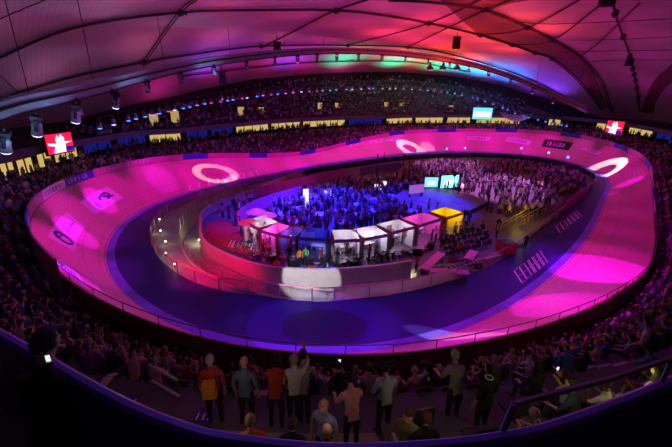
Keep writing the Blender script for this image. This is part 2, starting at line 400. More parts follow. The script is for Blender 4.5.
# stands: one stepped floor under the crowd, all round
ROWS = 8; D0 = .9; DP = (6.83-.9)/ROWS
def drop(u): return .7+float(np.interp(u % 1, [0, .05, .74, .79, .93, 1], [1.3, 0, 0, 1.5, 1.5, 1.3]))
def rowz(u, k): return (fOZ(u)-drop(u))+(fCZ(u)-fOZ(u)+drop(u))*(k/ROWS)
prof = [(.14, lambda u: fOZ(u)-drop(u)-.2), (.14, lambda u: fOZ(u)-drop(u))]
for k in range(ROWS):
    prof += [(D0+DP*k, lambda u, k=k: rowz(u, k)), (D0+DP*k+.01, lambda u, k=k: rowz(u, k+1))]
prof += [(12.2, lambda u: fCZ(u))]
struct(sweep('stand_floor', prof, M['conc'], n=240))
NA = 34
for i in range(NA):     # a stairway between the blocks of seats, with pale step edges
    ua, ub = i/NA+.0004, (i+.075)/NA; b = MB()
    if .66 < ua < .72: continue
    for k in range(ROWS):
        d = D0+DP*k
        for dd, kk in ((d, k+1), (d-DP*.5, k+.5)):
            if dd < .3: continue
            zz = [rowz(u, kk) for u in (ua, ub)]
            p = [rp(ua, dd, zz[0]+.015), rp(ub, dd, zz[1]+.015), rp(ub, dd+.09, zz[1]+.015), rp(ua, dd+.09, zz[0]+.015), rp(ua, dd, zz[0]-.2), rp(ub, dd, zz[1]-.2), rp(ub, dd+.35, zz[1]+.015), rp(ua, dd+.35, zz[0]+.015), rp(ub, dd+.35, zz[1]-.2), rp(ua, dd+.35, zz[0]-.2)]
            b.add(p, [(0, 1, 2, 3)], M['step']); b.add(p, [(4, 5, 1, 0), (3, 2, 6, 7), (4, 0, 7, 9), (5, 8, 6, 1)], M['conc'])
    struct(b.build('stair_floor', M['conc']))
for i, (ua, ub) in enumerate([(.775, .965)]):
    struct(sweep('walkway_floor', [(7.2, lambda u: fCZ(u)+.02), (11.8, lambda u: fCZ(u)+.02)], M['tan'], ua, ub, 60))
# three more steps of seats on the near right, behind the last row
XR = [(7.3, .30), (8.1, .62), (8.9, .94)]
struct(sweep('stand_floor.001', [(6.95, lambda u: fCZ(u))]+[q for d, h in XR for q in ((d-.35, (lambda u, h=h: fCZ(u)+h-.02)), (d+.44, (lambda u, h=h: fCZ(u)+h-.02)))]+[(9.36, lambda u: fCZ(u))], M['conc'], .832, .885, 30))
# back of concourse, slab, fascia, upper walls (not where the camera's own balcony is)
UA, UB = -.055, .765
def dw(u): return 12-5.4*math.exp(-(((u % 1)-.70)/.032)**2)
def isfar(u): return True
struct(sweep('wall_concourse', [(dw, lambda u: fCZ(u)-.1), (dw, lambda u: fCZ(u)+2.7)], M['wallblack'], UA, UB, 220))
struct(sweep('concourse_ceiling', [(dw, lambda u: fCZ(u)+2.62), (lambda u: min(7.1, dw(u)-.9), lambda u: fCZ(u)+2.62)], M['wallblack'], UA, UB, 220))
struct(sweep('trim_2', [(lambda u: min(7.1, dw(u)-.9), lambda u: fCZ(u)+2.6), (lambda u: min(7.0, dw(u)-1), lambda u: fCZ(u)+2.6), (lambda u: min(7.0, dw(u)-1), lambda u: fCZ(u)+3.45), (7.25, lambda u: fCZ(u)+3.45)], M['fascia'], UA, UB, 220))
# upper stand between the ends
def uk(u):   # 1 on the far long side, falling to 0 at the bends: how deep the upper stand is
    return float(np.interp(u, [.22, .30, .36, .60, .665, .70], [0, .55, 1, 1, .45, 0]))
NR = 14
def upz(u, k):
    top = fE(u)-2.2-(1-uk(u))*2; base = fCZ(u)+2.9
    return base+max(top-base, .2)*(k/NR)
prof = [(7.25, lambda u: fCZ(u)+2.9)]
for k in range(NR): prof += [(7.9+.70*k, lambda u, k=k: upz(u, k)), (7.91+.70*k, lambda u, k=k: upz(u, k+1))]
prof += [(DE, lambda u: upz(u, NR))]
struct(sweep('upper_stand_floor', prof, M['conc'], .22, .70, 150))
struct(sweep('wall_outer', [(DE-.05, lambda u: fCZ(u)), (DE-.05, lambda u: fE(u)+.3)], M['wallblack'], 0, 1, 240))
for nm, ua, ub in (('wall_left', .668, .768), ('wall_right', -.06, .232)):
    struct(sweep(nm, [(7.6, lambda u: fCZ(u)+3.3), (8.4, lambda u: max(fE(u)-.2, fCZ(u)+3.5)), (DE, lambda u: max(fE(u)-.1, fCZ(u)+3.6))], M['wallblack'], ua, ub, 60))
# the ground outside the stands, under everything
struct(sweep('base_floor', [(.1, lambda u: fOZ(u)-2.6), (DE, lambda u: fOZ(u)-2.6)], M['conc'], n=120))

# roof
b = MB(); rows = []
for u in US[::2]:
    e = np.array(rp(u, DE, fE(u))); row = []
    for r in np.linspace(0, 1.0, 25):
        row.append((e[0]*r, e[1]*r, roofz(e[0]*r, e[1]*r)))
    rows.append(row)
b.quadgrid(rows, M['roof'], closed=True); struct(b.build('ceiling', M['roof'], smooth=True))

# windows of the lit concourse, set just in front of its back wall
wn = 0
def lit(px0, px1, m, h=(0.7, 2.6), frame=True):
    """lit glazing on the concourse back wall between two places seen at pixel columns px0..px1 of the photograph"""
    global wn
    qa = []
    for px in (px0, px1):
        best = None
        for u in np.linspace(.17, .74, 1141):
            q = LITQ.get(round(u, 5))
            if q is None:
                q = proj(rp(u, dw(u)-.1, fCZ(u)+1)); LITQ[round(u, 5)] = q
            if q[2] > 1 and (best is None or abs(q[0]-px) < best[0]): best = (abs(q[0]-px), u)
        qa.append(best[1])
    ua, ub = sorted(qa); wn += 1
    n = max(2, int((ub-ua)*LEN/2))
    o = sweep('window_%d' % wn, [(lambda u: dw(u)-.07, lambda u: fCZ(u)+h[0]), (lambda u: dw(u)-.07, lambda u: fCZ(u)+h[1])], m, ua, ub, n, closed=False); struct(o)
    fr = MB()
    for i in range(n+1):
        u = ua+(ub-ua)*i/n; p = rp(u, dw(u)-.14, fCZ(u)+(h[0]+h[1])/2); t = fN(u); fr.box(p, (.12, .12, h[1]-h[0]+.1), M['dark2'], math.atan2(t[1], t[0]))
    f = fr.build('window_frame', M['dark2'], o)
LITQ = {}
for a, c in ((2, 16), (18, 34), (38, 52), (55, 77), (150, 181), (236, 268), (271, 300), (303, 345), (386, 412), (415, 443), (447, 470), (476, 520), (548, 560), (596, 614), (628, 652)):
    lit(a, c, M['glow'])
for a, c in ((84, 112), (118, 146), (186, 208), (211, 233), (348, 382), (656, 671)):
    lit(a, c, M['glowblue'])
# doorways (vomitories) that open on the upper stand
dn = 0
for px, py in ((155, 120), (176, 117), (242, 112), (262, 112), (321, 107), (338, 107), (387, 106), (402, 107), (452, 109)):
    h = wallhit(px, py, 10.2)
    if not h: continue
    u, z = h; dn += 1; k = (10.2-7.9)/.7; zz = upz(u, int(k)+1)
    n = fN(u); rz = math.atan2(n[1], n[0]); p = rp(u, 10.6, z)
    b = MB(); b.box((p[0], p[1], z), (.1, 1.5, 2.1), M['glowdoor'], rz)
    q = rp(u, 11.3, z)
    b.box((q[0], q[1], z+.1), (1.3, 2.0, 2.8), M['wallblack'], rz)
    p2 = rp(u, 10.55, z); b.v = b.v
    struct(b.build('door_%d' % dn, M['glowdoor']))
# ------------------------------------------------------------------ printed panels and painted-in light lettering on the track
def patch(corners, nu=14, nv=8, lift=.02):
    """corners (u,v) of a decal in order bottom-left, bottom-right, top-right, top-left of its artwork; returns f(s,t)->xyz"""
    c = [np.array(q, float) for q in corners]
    for i in range(1, 4):
        while c[i][0]-c[0][0] > .5: c[i][0] -= 1
        while c[i][0]-c[0][0] < -.5: c[i][0] += 1
    def f(s, t, l=0.0):
        q = c[0]*(1-s)*(1-t)+c[1]*s*(1-t)+c[2]*s*t+c[3]*(1-s)*t
        return tp(q[0], min(max(q[1], 0.0), 1.0), lift+l)
    return f
def flatpatch(corners, z=.012):
    c = [np.array(q[:2], float) for q in corners]
    def f(s, t, l=0):
        q = c[0]*(1-s)*(1-t)+c[1]*s*(1-t)+c[2]*s*t+c[3]*(1-s)*t
        return (q[0], q[1], z+l)
    return f
def text_mesh(body, name='lettering', res=1, bold=0.0):
    cu = bpy.data.curves.new(name, 'FONT'); cu.body = body; cu.resolution_u = res; cu.offset = bold
    o = bpy.data.objects.new(name, cu); COL.objects.link(o); bpy.context.view_layer.update()
    dg = bpy.context.evaluated_depsgraph_get(); me = bpy.data.meshes.new_from_object(o.evaluated_get(dg)); bpy.data.objects.remove(o); bpy.data.curves.remove(cu)
    bm = bmesh.new(); bm.from_mesh(me); bmesh.ops.triangulate(bm, faces=bm.faces[:])
    for _ in range(2): bmesh.ops.subdivide_edges(bm, edges=[e for e in bm.edges if e.calc_length() > .35], cuts=1)
    bmesh.ops.triangulate(bm, faces=bm.faces[:]); bm.to_mesh(me); bm.free()
    v = np.array([q.co[:] for q in me.vertices]); f = [tuple(p.vertices) for p in me.polygons]; bpy.data.meshes.remove(me)
    lo, hi = v.min(0), v.max(0); v = (v-lo)/np.maximum(hi-lo, 1e-6)
    return v, f
def letters(body, f, box, m, parent=None, name='lettering', l=.012, bold=0.02):
    v, fs = text_mesh(body, bold=bold); s0, t0, s1, t1 = box; b = MB()
    b.add([f(s0+(s1-s0)*p[0], t0+(t1-t0)*p[1], l) for p in v], fs, m)
    return b.build(name, m, parent)
def scribble(n, f, box, m, parent=None, name='lettering', l=.012, seed=1):
    """a row of n letter-like marks where the photograph's lettering cannot be read"""
    r = random.Random(seed); s0, t0, s1, t1 = box; b = MB(); w = (s1-s0)/n
    def bar(x0, y0, x1, y1, th):
        dx, dy = x1-x0, y1-y0; L = math.hypot(dx, dy) or 1; px, py = -dy/L*th, dx/L*th
        q = [(x0-px, y0-py), (x1-px, y1-py), (x1+px, y1+py), (x0+px, y0+py)]
        b.add([f(a, c, l) for a, c in q], [(0, 1, 2, 3)], m)
    for i in range(n):
        a = s0+i*w; c = a+w*.7; th = w*.09; k = r.randrange(4)
        bar(a, t0, a, t1, th)
        if k in (0, 1): bar(c, t0, c, t1, th)
        if k in (0, 2): bar(a, t1, c, t1, th*.8)
        if k in (1, 2, 3): bar(a, (t0+t1)/2, c, (t0+t1)/2, th*.8)
        if k in (2, 3, 0): bar(a, t0, c, t0, th*.8)
    return b.build(name, m, parent)
def decal(name, f, m, nu=14, nv=8):
    b = MB(); b.quadgrid([[f(i/nu, j/nv) for j in range(nv+1)] for i in range(nu+1)], m); return b.build(name, m)
def ellipse(f, c, r, w, m, parent, name='logo', n=28, l=.014, sq=1.0):
    b = MB(); rows = []
    for i in range(n):
        a = 2*PI*i/n; rows.append([f(c[0]+r[0]*math.cos(a), c[1]+r[1]*math.sin(a), l), f(c[0]+(r[0]-w)*math.cos(a), c[1]+(r[1]-w*sq)*math.sin(a), l)])
    b.quadgrid(rows, m, closed=True); return b.build(name, m, parent)
def pxpatch(quad): return patch([trackhit(*q) for q in quad])
# big sponsor panels on the near left bend and smaller ones round the track
f = pxpatch([(49, 238), (75, 253), (84.7, 226.5), (66.8, 212)]); o = decal('track_decal', f, M['pinkad'])
tag(o, 'pale pink sponsor panel with a large dark blue oval logo on the left bend banking', 'floor decal')
ellipse(f, (.5, .23), (.40, .13), .10, M['ink'], o, sq=.6); ellipse(f, (.30, .26), (.12, .09), .05, M['ink'], o)
scribble(5, lambda a, c, l=0: f(c, 1-a, l), (.12, .45, .5, .58), M['ink'], o, seed=3)
f = pxpatch([(79.4, 202.4), (94.6, 215), (123, 198), (108, 187)]); o = decal('track_decal', f, M['pinkad'])
tag(o, 'pale pink sponsor panel with small dark scribble logo high on the left bend', 'floor decal')
b = MB(); b.tube([f(.45+.16*math.cos(a)*(1+.3*math.sin(3*a)), .66+.16*math.sin(a), .03) for a in np.linspace(0, 5.2, 18)], .10, 4, M['ink']); b.tube([f(.25, .62, .03), f(.35, .75, .03), f(.42, .62, .03), f(.62, .86, .03)], .10, 4, M['ink']); b.build('logo', M['ink'], o)
scribble(7, f, (.45, .28, .9, .36), M['ink'], o, seed=5)
f = pxpatch([(50, 258), (98, 291), (88, 275), (68, 263)]); 
f = patch([trackhit(52, 259), trackhit(96, 293), trackhit(80, 274), trackhit(62, 261)]); o = decal('track_decal', f, M['pinkad'])
tag(o, 'bright pink sponsor panel on the banking right above the near left spectators', 'floor decal')
scribble(6, f, (.15, .25, .8, .7), M['ink'], o, seed=8)
for quad, lab, txt in (([(467, 140), (489, 141), (490, 137), (468, 136)], 'pale pink panel on the far banking, first from the dark panel towards the straight', 'LONDON'),
                       ([(505, 141), (529, 145), (531, 141), (508, 137)], 'pale pink lettered panel on the far banking beside the dark panel', 'LONDON'),
                       ([(580, 149), (596, 155), (602, 152), (585, 147)], 'bright pink panel on the far right bend beside the white ring', 'LONDON')):
    f = pxpatch(quad); o = decal('track_decal', f, M['pinkad'], 8, 4); tag(o, lab, 'floor decal'); scribble(7, f, (.1, .3, .9, .75), M['ink'], o, seed=9)
f = pxpatch([(541, 147), (568, 150), (573, 143), (545, 139)]); o = decal('track_decal', f, M['dark'], 8, 4); tag(o, 'black sponsor panel with pink lettering on the far right banking', 'floor decal')
scribble(6, f, (.15, .25, .85, .75), M['pinkad'], o, seed=10)
# lettering thrown on the boards by lamps, its light painted in white
def tri_ring(cx, cy, rx, ry, lab, extra=None, word=None, wordbox=None):
    u0, v0 = trackhit(cx, cy); ua, _ = trackhit(cx-rx, cy); ub, _ = trackhit(cx+rx, cy); 
    return u0, v0
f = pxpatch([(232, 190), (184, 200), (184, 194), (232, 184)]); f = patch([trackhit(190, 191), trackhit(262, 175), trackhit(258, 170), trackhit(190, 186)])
o = scribble(8, f, (0, 0, 1, 1), M['whiteink_beam'], None, 'projected_lettering', seed=11); tag(o, 'projected white letters painted low on the far left banking below the white ring', 'lettering')
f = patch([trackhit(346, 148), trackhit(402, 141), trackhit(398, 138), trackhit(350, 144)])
o = letters('VELTLNES', f, (0, 0, 1, 1), M['whiteink_beam'], None, 'projected_lettering'); tag(o, 'projected white letters painted across the far straight boards beside the white ring', 'lettering')
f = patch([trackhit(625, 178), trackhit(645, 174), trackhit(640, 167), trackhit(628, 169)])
o = scribble(4, f, (0, 0, 1, 1), M['whiteink_beam'], None, 'projected_lettering', seed=12); tag(o, 'projected white broken letters painted high on the right bend beside the white ring', 'lettering')
# safety zone lettering
for quad, lab, txt in (([(522, 283), (549, 262), (541, 250), (514, 271)], 'faded violet lettering panel on the navy floor beneath the near right banking', 'LONDON'),
                       ([(560, 233), (583, 216), (577, 210), (556, 226)], 'pale lettered panel on the navy floor below the pink hoarding', 'SIX DAY')):
    f = flatpatch([atz(q[0], q[1], 0) for q in quad]); o = scribble(6, f, (0, 0, 1, 1), M['pinkad'], None, 'floor_lettering', seed=13); tag(o, lab, 'lettering')

# ------------------------------------------------------------------ trackside boards and hand rail
cols = [M['magenta'], M['bluead'], M['whitead'], M['magenta'], M['bluead'], M['magenta']]
NB = 54
for i in range(NB):
    ua, ub = i/NB, (i+.985)/NB; um = (ua+ub)/2
    near = (.78 < um < 1.0) or um < .03
    h = .35 if near else .85
    if .03 <= um < .1: h = .5
    m = M['wood'] if near else (cols[i % 6] if .655 < um < .77 else (M['magenta'] if i % 3 else M['bluead']))
    rows = []
    for k in range(7):
        u = ua+(ub-ua)*k/6; z = fOZ(u)
        lo = z-(.25+drop(u)) if near or um < .1 else z-.95
        zt = z+.02 if near else z+h
        rows.append([rp(u, .02, lo), rp(u, .02, zt), rp(u, .12, zt), rp(u, .12, lo)])
    b = MB(); b.quadgrid(rows, m)
    at = rows[3][0]; o = b.build('advertising_board', m, at=at)
    if near: tag(o, 'dark reddish slatted board at the back of the banking before the near seats', 'board', 'slatted boards behind the near banking')
    else:
        tag(o, 'glossy printed hoarding along the top edge of the %s' % ('left bend' if .655 < um < .8 else 'far straight' if .35 < um <= .655 else 'right bend'), 'hoarding', 'hoardings on the %s' % ('left bend' if .655 < um < .8 else 'far straight' if .35 < um <= .655 else 'right bend'))
        if .655 < um < .77:
            def g(s, t, l=0, ua=ua, ub=ub, h=h):
                u = ub+(ua-ub)*s; return rp(u, -.005-l, fOZ(u)+h*t)
            w = scribble(6, g, (.12, .25, .88, .8), M['whiteink_beam'] if m is not M['whitead'] else M['ink'], None, 'lettering', l=.01, seed=i)
            w.parent = o; w.matrix_parent_inverse = Matrix.Translation(-Vector(at))
for i in range(16):    # hand rail above the near boards, one length after another
    ua = .70+i*.0225; ub = ua+.0225; um = (ua+ub)/2
    t = thing('hand_rail', 'thin steel hand rail on posts over the near track edge', 'railing', rp(um, .07, fOZ(um)), 0, 'hand rail lengths along the near track edge')
    base = Vector(t.location); inv = Matrix.Translation(-base)
    b = MB(); b.tube([rp(ua+(ub-ua)*k/6, .07, fOZ(ua+(ub-ua)*k/6)+.52) for k in range(7)], .028, 5, M['rail']); o = b.build('rail', M['rail'], t); o.matrix_parent_inverse = inv
    for k in (0, 1, 2):
        u = ua+(ub-ua)*k/3; p = rp(u, .07, fOZ(u)); b = MB(); b.tube([(p[0], p[1], p[2]-.1), (p[0], p[1], p[2]+.52)], .022, 5, M['rail']); o = b.build('post', M['rail'], t); o.matrix_parent_inverse = inv

# ------------------------------------------------------------------ fences of the infield
def fence(name, pts, z0, z1, label, group, pm, rm, step=2.2, top=.045, glass=True):
    P = np.array(pts, float); L = np.concatenate([[0], np.cumsum(np.hypot(*np.diff(P, axis=0).T))]); n = max(1, int(L[-1]/step/4))
    for i in range(n):
        a, c = L[-1]*i/n, L[-1]*(i+1)/n; ss = np.linspace(a, c, 9); q = np.stack([np.interp(ss, L, P[:, 0]), np.interp(ss, L, P[:, 1])], 1)
        t = thing(name, label, 'fence', (float(q[4][0]), float(q[4][1]), z0), 0, group); inv = Matrix.Translation(-Vector(t.location))
        b = MB(); b.tube([(x, y, z1) for x, y in q], top, 5, rm); o = b.build('rail', rm, t); o.matrix_parent_inverse = inv
        if pm is not None:
            b = MB(); b.quadgrid([[(x, y, z0+.05), (x, y, z1-.06)] for x, y in q], pm); o = b.build('panel', pm, t); o.matrix_parent_inverse = inv
        for k in range(4):
            x, y = q[k*2]; b = MB(); b.box((x, y, (z0+z1)/2), (.07, .07, z1-z0), M['steel']); o = b.build('post', M['steel'], t); o.matrix_parent_inverse = inv
def fseg(a, c):
    k = near_idx(a); e = near_idx(c); out = []
    while k != e: out.append(tuple(FC[k])); k = (k-1) % 240
    out.append(tuple(FC[e])); return out
M['pinkrail'] = mat('magenta painted rail', (.8, .08, .35), .4)
fence('glass_fence', fseg((-10.5, 19.6), (-34.5, -14.6)), 0, 1.15, 'clear panel fence with magenta top rail round the left end of the infield', 'glass fence lengths round the left end', M['glass'], M['pinkrail'])
fence('panel_fence', fseg((-35, -14.2), (-25.5, -18.9)), 0, 1.15, 'cream panelled fence lit from the passage behind, beside the clear fence', 'cream fence lengths', M['creamt'], M['pinkrail'])
fence('low_fence', fseg((-25.3, -18.9), (2.8, -20.3)), 0, 1.1, 'dark fence with magenta rail between the navy floor and the right infield', 'dark fence lengths before the navy floor', None, M['pinkrail'], step=2.6)
fence('low_fence', fseg((20, -20.2), (-9, 19.6)), 0, 1.1, 'dark boarded fence round the standing crowd at the far end of the infield', 'dark fence lengths behind the crowd', M['navy'], M['rail'], step=4.5)
for k in range(7):     # the pink hoarding on the right
    p = np.array([3.5+k*1.9, -20.3]); b = MB(); b.box((p[0]+.9, -20.35, .85), (1.85, .1, 1.6), M['magenta']); o = b.build('hoarding', M['magenta'], at=(p[0]+.9, -20.35, 0))
    tag(o, 'tall bright pink hoarding beside the navy floor at the crowd corner', 'hoarding', 'pink hoardings at the crowd corner')
fence('inner_fence', O2, -.35, 1.0, 'pale clear panel railing between ramp and sunken passage', 'inner railing lengths', M['glass'], M['steel'], step=1.5, top=.035)

# ------------------------------------------------------------------ roof cables, gantry, lamps, speakers
def rline(pts, off=.35, n=36):
    Q = smooth_open([(p[0], p[1]) for p in pts], n); return [roofhit(x, y, off) for x, y in Q]
cab = [('line from the near left over to the far right', [(0, 57), (50, 35), (100, 22), (180, 12), (250, 10), (336, 10), (390, 16), (429, 23), (481, 35), (513, 45), (536, 53), (553, 59), (580, 82), (602, 110)]),
       ('line above the grey gantry', [(0, 101), (22, 92), (75, 76), (144, 62), (200, 53), (261, 46), (348, 45), (408, 47), (450, 54), (500, 68), (540, 84), (575, 102)]),
       ('line from top centre down to the right', [(390, 0), (430, 2), (486, 10), (528, 27), (553, 40), (580, 56), (600, 80), (612, 112)]),
       ('short far line over the pink slits', [(180, 76), (250, 68), (300, 63), (370, 61), (420, 63), (470, 72)])]
for nm, pts in cab:
    t = thing('roof_cable', 'pair of dark roof cables, %s' % nm, 'cable', roofhit(*pts[len(pts)//2]), 0); inv = Matrix.Translation(-Vector(t.location))
    A = rline(pts)
    for s in (0, 1):
        b = MB(); b.tube([(p[0], p[1]-.22+.44*s, p[2]-.05*s) for p in A], .12, 5, M['cable']); o = b.build('strand', M['cable'], t); o.matrix_parent_inverse = inv
crosses = [((195, 0), (180, 12), (144, 62)), ((392, -8), (336, 10), (300, 28), (265, 46)), ((500, -10), (429, 23), (348, 45)), ((550, -15), (486, 10), (408, 47)), ((600, -12), (528, 27.5), (481, 35)), ((600, 5), (553, 40), (513, 45)), ((640, 3), (580, 56), (536, 53)),
           ((-10, 62), (22, 94)), ((144, 62), (147, 80)), ((672, 19), (560, 24), (520, 22)), ((672, 37), (600, 40), (553, 40)), ((672, 50), (610, 51), (566, 52)), ((672, 60), (620, 60), (585, 62)), ((60, -5), (0, 20))]
for i, pts in enumerate(crosses):
    pts = list(pts)
    A = rline(pts, .3, 16); t = thing('roof_cable', 'thin dark roof cable crossing between the longer paired cables', 'cable', A[len(A)//2], 0, 'cross cables of the roof'); inv = Matrix.Translation(-Vector(t.location))
    for s in ((0, 1) if i < 7 else (0,)):
        b = MB(); b.tube([(p[0]-.2+.4*s, p[1], p[2]) for p in A], .075 if i < 7 else .05, 5, M['cable']); o = b.build('strand', M['cable'], t); o.matrix_parent_inverse = inv
nodes = [(22, 94), (144, 62), (261, 46), (348, 45), (408, 47), (180, 12), (336, 10), (429, 23), (481, 35), (513, 45), (536, 53), (553, 59), (486, 10), (528, 27.5), (553, 40)]
for px, py in nodes:
    p = Vector(roofhit(px, py, .8)); b = MB(); b.lathe((0, 0, 0), [(.2, -.45), (.42, -.3), (.42, -.1), (.25, .1), (.12, .35)], M['dark2'], 10)
    for a in range(4): b.box((.55*math.cos(a*PI/2), .55*math.sin(a*PI/2), -.1), (.7, .16, .16), M['dark2'], a*PI/2)
    o = b.build('cable_clamp', M['dark2']); o.location = p; tag(o, 'dark steel clamp where roof cables cross', 'clamp', 'clamps at the roof cable crossings')
# brown strips between cable lines
def strip(name, A, Bl):
    a = rline(A, .12, 30); c = rline(Bl, .12, 30); b = MB(); b.quadgrid([[p, tuple((np.array(p)+np.array(q))/2), q] for p, q in zip(a, c)], M['zipper']); struct(b.build(name, M['zipper']))
strip('trim_3', [(440, 0), (480, 35), (512, 45), (552, 59), (580, 80), (600, 108)], [(530, 0), (486, 10), (528, 27), (556, 40), (588, 64), (608, 108)])
strip('trim_4', [(640, 112), (646, 96), (658, 76), (690, 50)], [(654, 114), (657, 100), (672, 82), (700, 66)])
# gantry: follows the track, hung under the roof
gp = [(0, 111), (22, 102), (75, 92), (144, 74), (200, 62.5), (261, 54.5), (300, 51.5), (330, 50.5), (370, 51), (410, 54), (450, 60), (480, 66), (520, 79), (560, 97), (590, 111)]
G = []; GW = []
pend = []
for px, py in smooth_open([(-60, 130)]+gp, 66):
    h = wallhit(px, py, -3.0)
    if h: G.append((h[0], h[1])); GW.append(np.array(rp(h[0], -3, h[1])))
    elif not G: pend.append((px, py))
d0 = math.hypot(*(GW[0]-CAM)[:2])
for i, (px, py) in enumerate(reversed(pend)):
    r = ray(px, py); r = r/math.hypot(r[0], r[1]); GW.insert(0, CAM+r*(d0-.1*(i+1)))
GW = np.array(GW)
for _ in range(12): GW[1:-1] = (GW[:-2]+2*GW[1:-1]+GW[2:])/4
GT = np.gradient(GW[:, :2], axis=0); GN = np.stack([GT[:, 1], -GT[:, 0]], 1); GN /= np.hypot(GN[:, 0], GN[:, 1])[:, None]
if (GN[40]*GW[40, :2]).sum() < 0: GN = -GN
GX = proj(GW)[:, 0]
def gpt(i, dn, dz):
    i = max(0, min(len(GW)-1, i)); k = int(i); f_ = i-k; k2 = min(k+1, len(GW)-1)
    p = GW[k]*(1-f_)+GW[k2]*f_; n = GN[k]*(1-f_)+GN[k2]*f_; return (float(p[0]+n[0]*dn), float(p[1]+n[1]*dn), float(p[2]+dz))
GX2 = proj(GW-np.concatenate([GN*.8, np.full((len(GW), 1), 2.0)], 1))[:, 0]
def gidx(px): return float(np.interp(px, GX2, np.arange(len(GX2))))
NG = len(GW)
t = thing('lighting_gantry', 'long grey blue curved gantry hung under the roof over the track', 'gantry', gpt(30, 0, 0), 0); inv = Matrix.Translation(-Vector(t.location))
b = MB(); rows = []; w = .75; hh = .62
for i in range(NG): rows.append([gpt(i, -w, -hh), gpt(i, -w, hh), gpt(i, w, hh), gpt(i, w, -hh), gpt(i, -w, -hh)])
b.quadgrid(rows, M['gantry']); o = b.build('walkway_box', M['gantry'], t); o.matrix_parent_inverse = inv
b = MB(); b.tube([gpt(i, -.85, .1) for i in range(NG)], .09, 5, M['dark2']); o = b.build('cable_tray', M['dark2'], t); o.matrix_parent_inverse = inv
b = MB(); b.tube([gpt(i, -.8, -.62) for i in range(NG)], .07, 5, M['dark2']); o = b.build('lamp_rail', M['dark2'], t); o.matrix_parent_inverse = inv
for i in range(4, NG, 5):
    p = gpt(i, 0, .3); rzz = roofz(p[0], p[1])
    b = MB(); b.tube([p, (p[0], p[1], max(rzz-.3, p[2]+.3))], .035, 6, M['dark2']); o = b.build('hanger', M['dark2'], t); o.matrix_parent_inverse = inv
def gz(u): return float(np.interp(u, [g[0] for g in G][::-1], [g[1] for g in G][::-1]))
# second thin gantry farther out carries the coloured lamps
lp = [(96, 124), (139, 113), (200, 100), (262, 91.5), (300, 88), (340, 86), (370, 85), (400, 85), (430, 87), (455, 90), (480, 96), (500, 103), (520, 112), (545, 118), (570, 123)]
G2 = [wallhit(px, py, 5.0) for px, py in smooth_open(lp, 60)]; G2 = [g for g in G2 if g]
t = thing('lamp_truss', 'slim dark truss with coloured lamps along the far edge of the roof', 'truss', rp(G2[30][0], 5, G2[30][1]), 0); inv = Matrix.Translation(-Vector(t.location))
for nm, dd, dz, r in (('chord', -.25, .25, .06), ('chord', .25, .25, .06), ('chord', 0, -.2, .06)):
    b = MB(); b.tube([rp(u, 5+dd, z+.5+dz) for u, z in G2], r, 5, M['dark2']); o = b.build(nm, M['dark2'], t); o.matrix_parent_inverse = inv
b = MB()
for i in range(0, len(G2)-1):
    u, z = G2[i]; u2, z2 = G2[i+1]; b.tube([rp(u, 4.75, z+.75), rp(u2, 5, z2+.3), rp(u2, 5.25, z2+.75)], .035, 4, M['dark2'])
o = b.build('bracing', M['dark2'], t); o.matrix_parent_inverse = inv
# moving head lamps
def lamp_tree(size, em, label, group, name='stage_lamp'):
    t = thing(name, label, 'lamp', (0, 0, -50), 0, group); s = size
    b = MB(); b.box((0, 0, .48*s), (.34*s, .34*s, .16*s), M['dark2']); b.box((0, 0, .62*s), (.08*s, .08*s, .16*s), M['dark2']); base = b.build('base', M['dark2'], t)
    b = MB(); b.box((-.2*s, 0, .2*s), (.05*s, .12*s, .45*s), M['dark2']); b.box((.2*s, 0, .2*s), (.05*s, .12*s, .45*s), M['dark2']); b = MB(); b.quadgrid([[(x*s, y*s, z*s) for x, z in ((-.225, -.02), (-.225, .425), (.225, .425), (.225, -.02), (.175, -.02), (.175, .375), (-.175, .375), (-.175, -.02), (-.225, -.02))] for y in (-.06, .06)], M['dark2']); b.build('yoke', M['dark2'], t)
    b = MB(); b.lathe((0, 0, 0), [(.1*s, .26*s), (.17*s, .18*s), (.17*s, -.02*s), (.20*s, -.24*s), (.19*s, -.25*s)], M['gantry'], 12); hd = b.build('head', M['gantry'], t)
    b = MB(); b.lathe((0, 0, 0), [(.185*s, -.255*s), (.16*s, -.30*s), (.08*s, -.33*s)], em, 12); b.build('lens', em, t)
    return t
def lamp_copy(src, loc, label=None, group=None, tilt=(0, 0), em=None, rz=0):
    r = src.copy(); COL.objects.link(r); r.location = loc; r.rotation_euler = (tilt[0], tilt[1], rz)
    if label: r['label'] = label
    if group: r['group'] = group
    for c in LK[src.name]:
        d = c.copy(); COL.objects.link(d); d.parent = r
        if em is not None and c.name.startswith('lens'):
            d.material_slots[0].link = 'OBJECT'; d.material_slots[0].material = em
    return r
LK = {}
E_white = emat('cool lamp lens', (.6, .8, 1), 2.2)
big = lamp_tree(2.1, E_white, '', ''); LK[big.name] = kids(big)
desc = ['lowest big moving lamp under the gantry at the far left edge', 'big moving lamp under the gantry above the red screen', 'big moving lamp between its two neighbours under the grey gantry', 'big moving lamp farthest along the grey gantry over the left bend']
for (px, py), dl in zip([(4, 145), (37, 128), (76, 112), (116, 101)], desc):
    p = gpt(gidx(px), -.8, 0); q = proj(np.array(p)); p = (p[0], p[1], p[2]-max(1.9, (py-q[1])*q[2]/FPX))
    if px == 4: o = big; o.location = p; o['label'] = dl; o.pop('group', None)
    else: o = lamp_copy(big, p, dl); o.pop('group', None)
    o.rotation_euler = (.25, -.35, 1.2)
E_pur = emat('violet lamp lens', (.55, .08, 1), 3.5); E_blu = emat('blue lamp lens', (.04, .18, 1), 4.5); E_wh2 = emat('pale lamp lens', (.55, .6, 1), 2.5)
